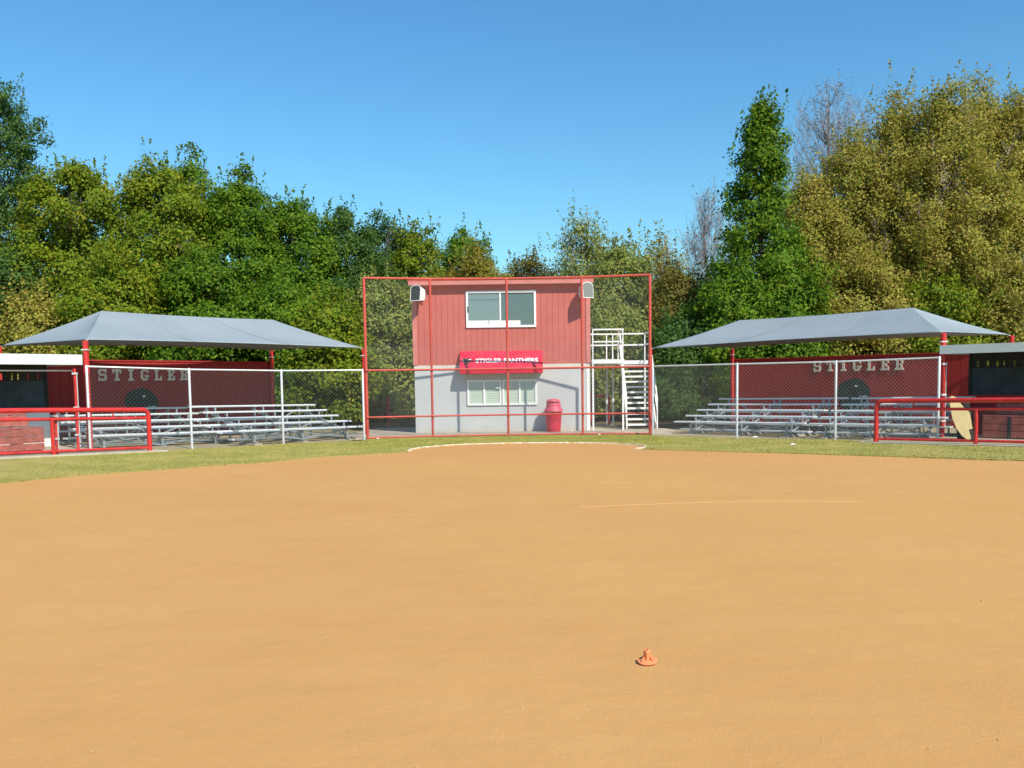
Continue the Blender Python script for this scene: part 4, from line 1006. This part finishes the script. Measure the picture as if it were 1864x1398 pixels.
TR = [ # bearing, distance, top, radius m, kind, clumps, per, shape, twigs, name, label
 (20, 45, 165, 3.2, 'dark', 130, 230, 'oval', 10, 'oak_tree', 'tallest dark green tree at the far left edge', 0),
 (150, 43, 308, 3.1, 'olive', 120, 230, 'round', 0, 'maple_tree', 'yellow green maple standing beside the tallest left tree', 0),
 (312, 43.5, 312, 3.0, 'olive', 125, 230, 'round', 6, 'maple_tree', 'olive maple with the highest crown above the left canopy', 0),
 (368, 47, 300, 2.2, 'green', 70, 200, 'round', 6, 'maple_tree', 'green maple with a twiggy top rising behind the olive maple', 0),
 (452, 44.5, 335, 2.7, 'green', 110, 230, 'round', 4, 'maple_tree', 'bright green maple right of the olive maples', 0),
 (548, 45, 378, 2.5, 'green', 95, 230, 'round', 0, 'maple_tree', 'green maple above the inner tip of the left canopy', 0),
 (640, 47, 398, 2.4, 'dark', 90, 220, 'round', 4, 'oak_tree', 'dark green oak behind the left end of the backstop', 0),
 (708, 50, 410, 2.2, 'dark', 75, 210, 'round', 5, 'oak_tree', 'dark leafy oak left of the press box roof', 0),
 (765, 49, 424, 1.8, 'olive', 60, 200, 'round', 0, 'maple_tree', 'small olive maple just above the left roof corner', 0),
 (848, 55, 432, 2.6, 'green', 80, 200, 'round', 6, 'maple_tree', 'far green maple peaking over the left half of the roof', 0),
 (868, 46, 468, 2.2, 'amber', 70, 200, 'round', 4, 'autumn_tree', 'orange amber autumn tree directly above the press box roof', 0),
 (968, 50, 470, 1.9, 'brown', 55, 200, 'round', 6, 'autumn_tree', 'low olive brown tree above the middle of the roof', 0),
 (1062, 47, 400, 2.1, 'pale', 85, 190, 'oval', 46, 'poplar_tree', 'pale green tree with bare twiggy top above right roof corner', .85),
 (1128, 45, 452, 1.9, 'pale', 80, 200, 'round', 10, 'poplar_tree', 'pale green leafy tree seen through the backstop over the landing', 0),
 (1205, 50, 440, 1.7, 'gold', 50, 130, 'round', 22, 'autumn_tree', 'thin yellowing tree between the poplars and the sweetgum', .6),
 (1232, 43, 492, 1.7, 'brown', 70, 200, 'round', 0, 'autumn_tree', 'dull brown tree beside the sweetgum base', 0),
 (1290, 54, 350, 1.8, 'grey', 60, 50, 'oval', 120, 'bare_tree', 'bluish bare tree left of the pointed sweetgum', .3),
 (1384, 41, 200, 2.35, 'green', 150, 240, 'cone', 0, 'sweetgum_tree', 'tall pointed dark green sweetgum right of the staircase', 0),
 (1510, 54, 150, 3.6, 'grey', 110, 55, 'oval', 230, 'bare_tree', 'tall nearly bare grey tree behind the golden trees', .2),
 (1560, 45, 262, 3.4, 'gold', 150, 230, 'round', 30, 'autumn_tree', 'rounded golden brown tree beside the sweetgum', 0),
 (1705, 44, 195, 3.4, 'gold', 185, 230, 'oval', 34, 'autumn_tree', 'largest golden brown tree over the right canopy', 0),
 (1840, 46, 200, 3.2, 'gold', 165, 230, 'oval', 30, 'autumn_tree', 'golden brown tree at the right edge of the picture', 0),
 (1462, 44, 335, 2.2, 'gold', 70, 220, 'round', 14, 'autumn_tree', 'golden brown tree touching the right side of the sweetgum', 0),
 (1625, 45.5, 205, 2.8, 'gold', 120, 220, 'oval', 26, 'autumn_tree', 'golden tree between the rounded and the largest golden ones', 0),
 (1775, 46.5, 188, 2.8, 'gold', 120, 220, 'oval', 26, 'autumn_tree', 'golden brown tree with feathery top right of the canopy peak', 0),
 # understorey
 (25, 40, 470, 2.2, 'dark', 60, 200, 'round', 0, 'small_tree', 'dark low tree behind the left dugout roof', 0),
 (70, 38.5, 545, 1.9, 'gold', 50, 200, 'round', 0, 'small_tree', 'low tawny tree above the left canopy outer slope', 0),
 (215, 40, 480, 2.4, 'olive', 75, 220, 'round', 0, 'small_tree', 'low olive tree above the left canopy peak', 0),
 (385, 41, 470, 2.4, 'green', 75, 220, 'round', 0, 'small_tree', 'low green tree above the middle of the left canopy', 0),
 (520, 41, 520, 2.1, 'green', 65, 220, 'round', 0, 'small_tree', 'low leafy tree above the inner slope of left canopy', 0),
 (610, 40, 560, 2.0, 'olive', 65, 220, 'round', 0, 'small_tree', 'low olive tree right of the left red wall', 0),
 (705, 42, 520, 2.0, 'pale', 65, 220, 'round', 0, 'small_tree', 'leafy tree seen through the left backstop bay', 0),
 (1122, 41, 560, 1.8, 'pale', 60, 200, 'round', 0, 'small_tree', 'low pale tree seen under the stair landing rails', 0),
 (1235, 40, 590, 2.0, 'dark', 60, 200, 'round', 0, 'small_tree', 'low tree, dark leaves standing in for shade, left of the right canopy tip', 0),  # dark leaf colour stands in for the deep shade behind the fence
 (1330, 39.5, 490, 1.8, 'green', 60, 210, 'round', 0, 'small_tree', 'low bright green tree at the foot of the sweetgum', 0),
 (1430, 40.5, 500, 2.0, 'green', 60, 210, 'round', 0, 'small_tree', 'low green tree above the ridge start of right canopy', 0),
 (1560, 42, 470, 2.6, 'gold', 75, 210, 'round', 0, 'small_tree', 'low golden tree above the middle of the right canopy', 0),
 (1700, 41, 520, 2.2, 'olive', 60, 190, 'round', 0, 'small_tree', 'low olive tree above the right canopy peak', 0),
 (1850, 41, 500, 2.4, 'gold', 65, 190, 'round', 0, 'small_tree', 'low golden tree above the right dugout roof', 0),
]
for (px, y, top, rad, kind, cl, per, shape, tw, nm, lab, tt) in TR:
    X, h = pt(px, y, top)
    tree(nm, lab, 'tree', X, y, h, rad, kind, cl, per, .25 if nm == 'small_tree' else .9, shape, tw, 'trees behind the ball field', topthin=tt)
# further wood beyond, reads as one mass; dark leaves stand in for shade
def wood(name, x0, x1, y0, y1, h, n, label):
    P = []; Nn = []; k = 0; cols = KIND['dark']['cols']+KIND['brown']['cols'][:1]
    cx_ = RS.uniform(x0, x1, n); cy_ = RS.uniform(y0, y1, n); cz_ = RS.uniform(.3, 1, n)**.8*h*RS.uniform(.6, 1.05, n)
    for c in zip(cx_, cy_, cz_):
        m = 60; d = unit(m); P.append(np.array(c)+d*RS.uniform(.3, 1.1, (m, 1))*np.array([1.1, 1.1, .8])); nn = d+np.array([0, -.2, .5]); Nn.append(nn/np.linalg.norm(nn, axis=1, keepdims=True))
    P = np.concatenate(P); Nn = np.concatenate(Nn); k_ = P[:, 2] > .05
    me = leaf_mesh(name, P[k_], Nn[k_], .26, cols); o = bpy.data.objects.new(name, me); C.objects.link(o)
    tag(o, label, 'wood', kind='stuff')
wood('woodland', -42, 42, 56, 66, 7.5, 2600, 'dense dark wood closing the view beyond the trees')
print('OBJECTS', len(bpy.data.objects), 'POLYS', sum(len(m.polygons) for m in bpy.data.meshes))
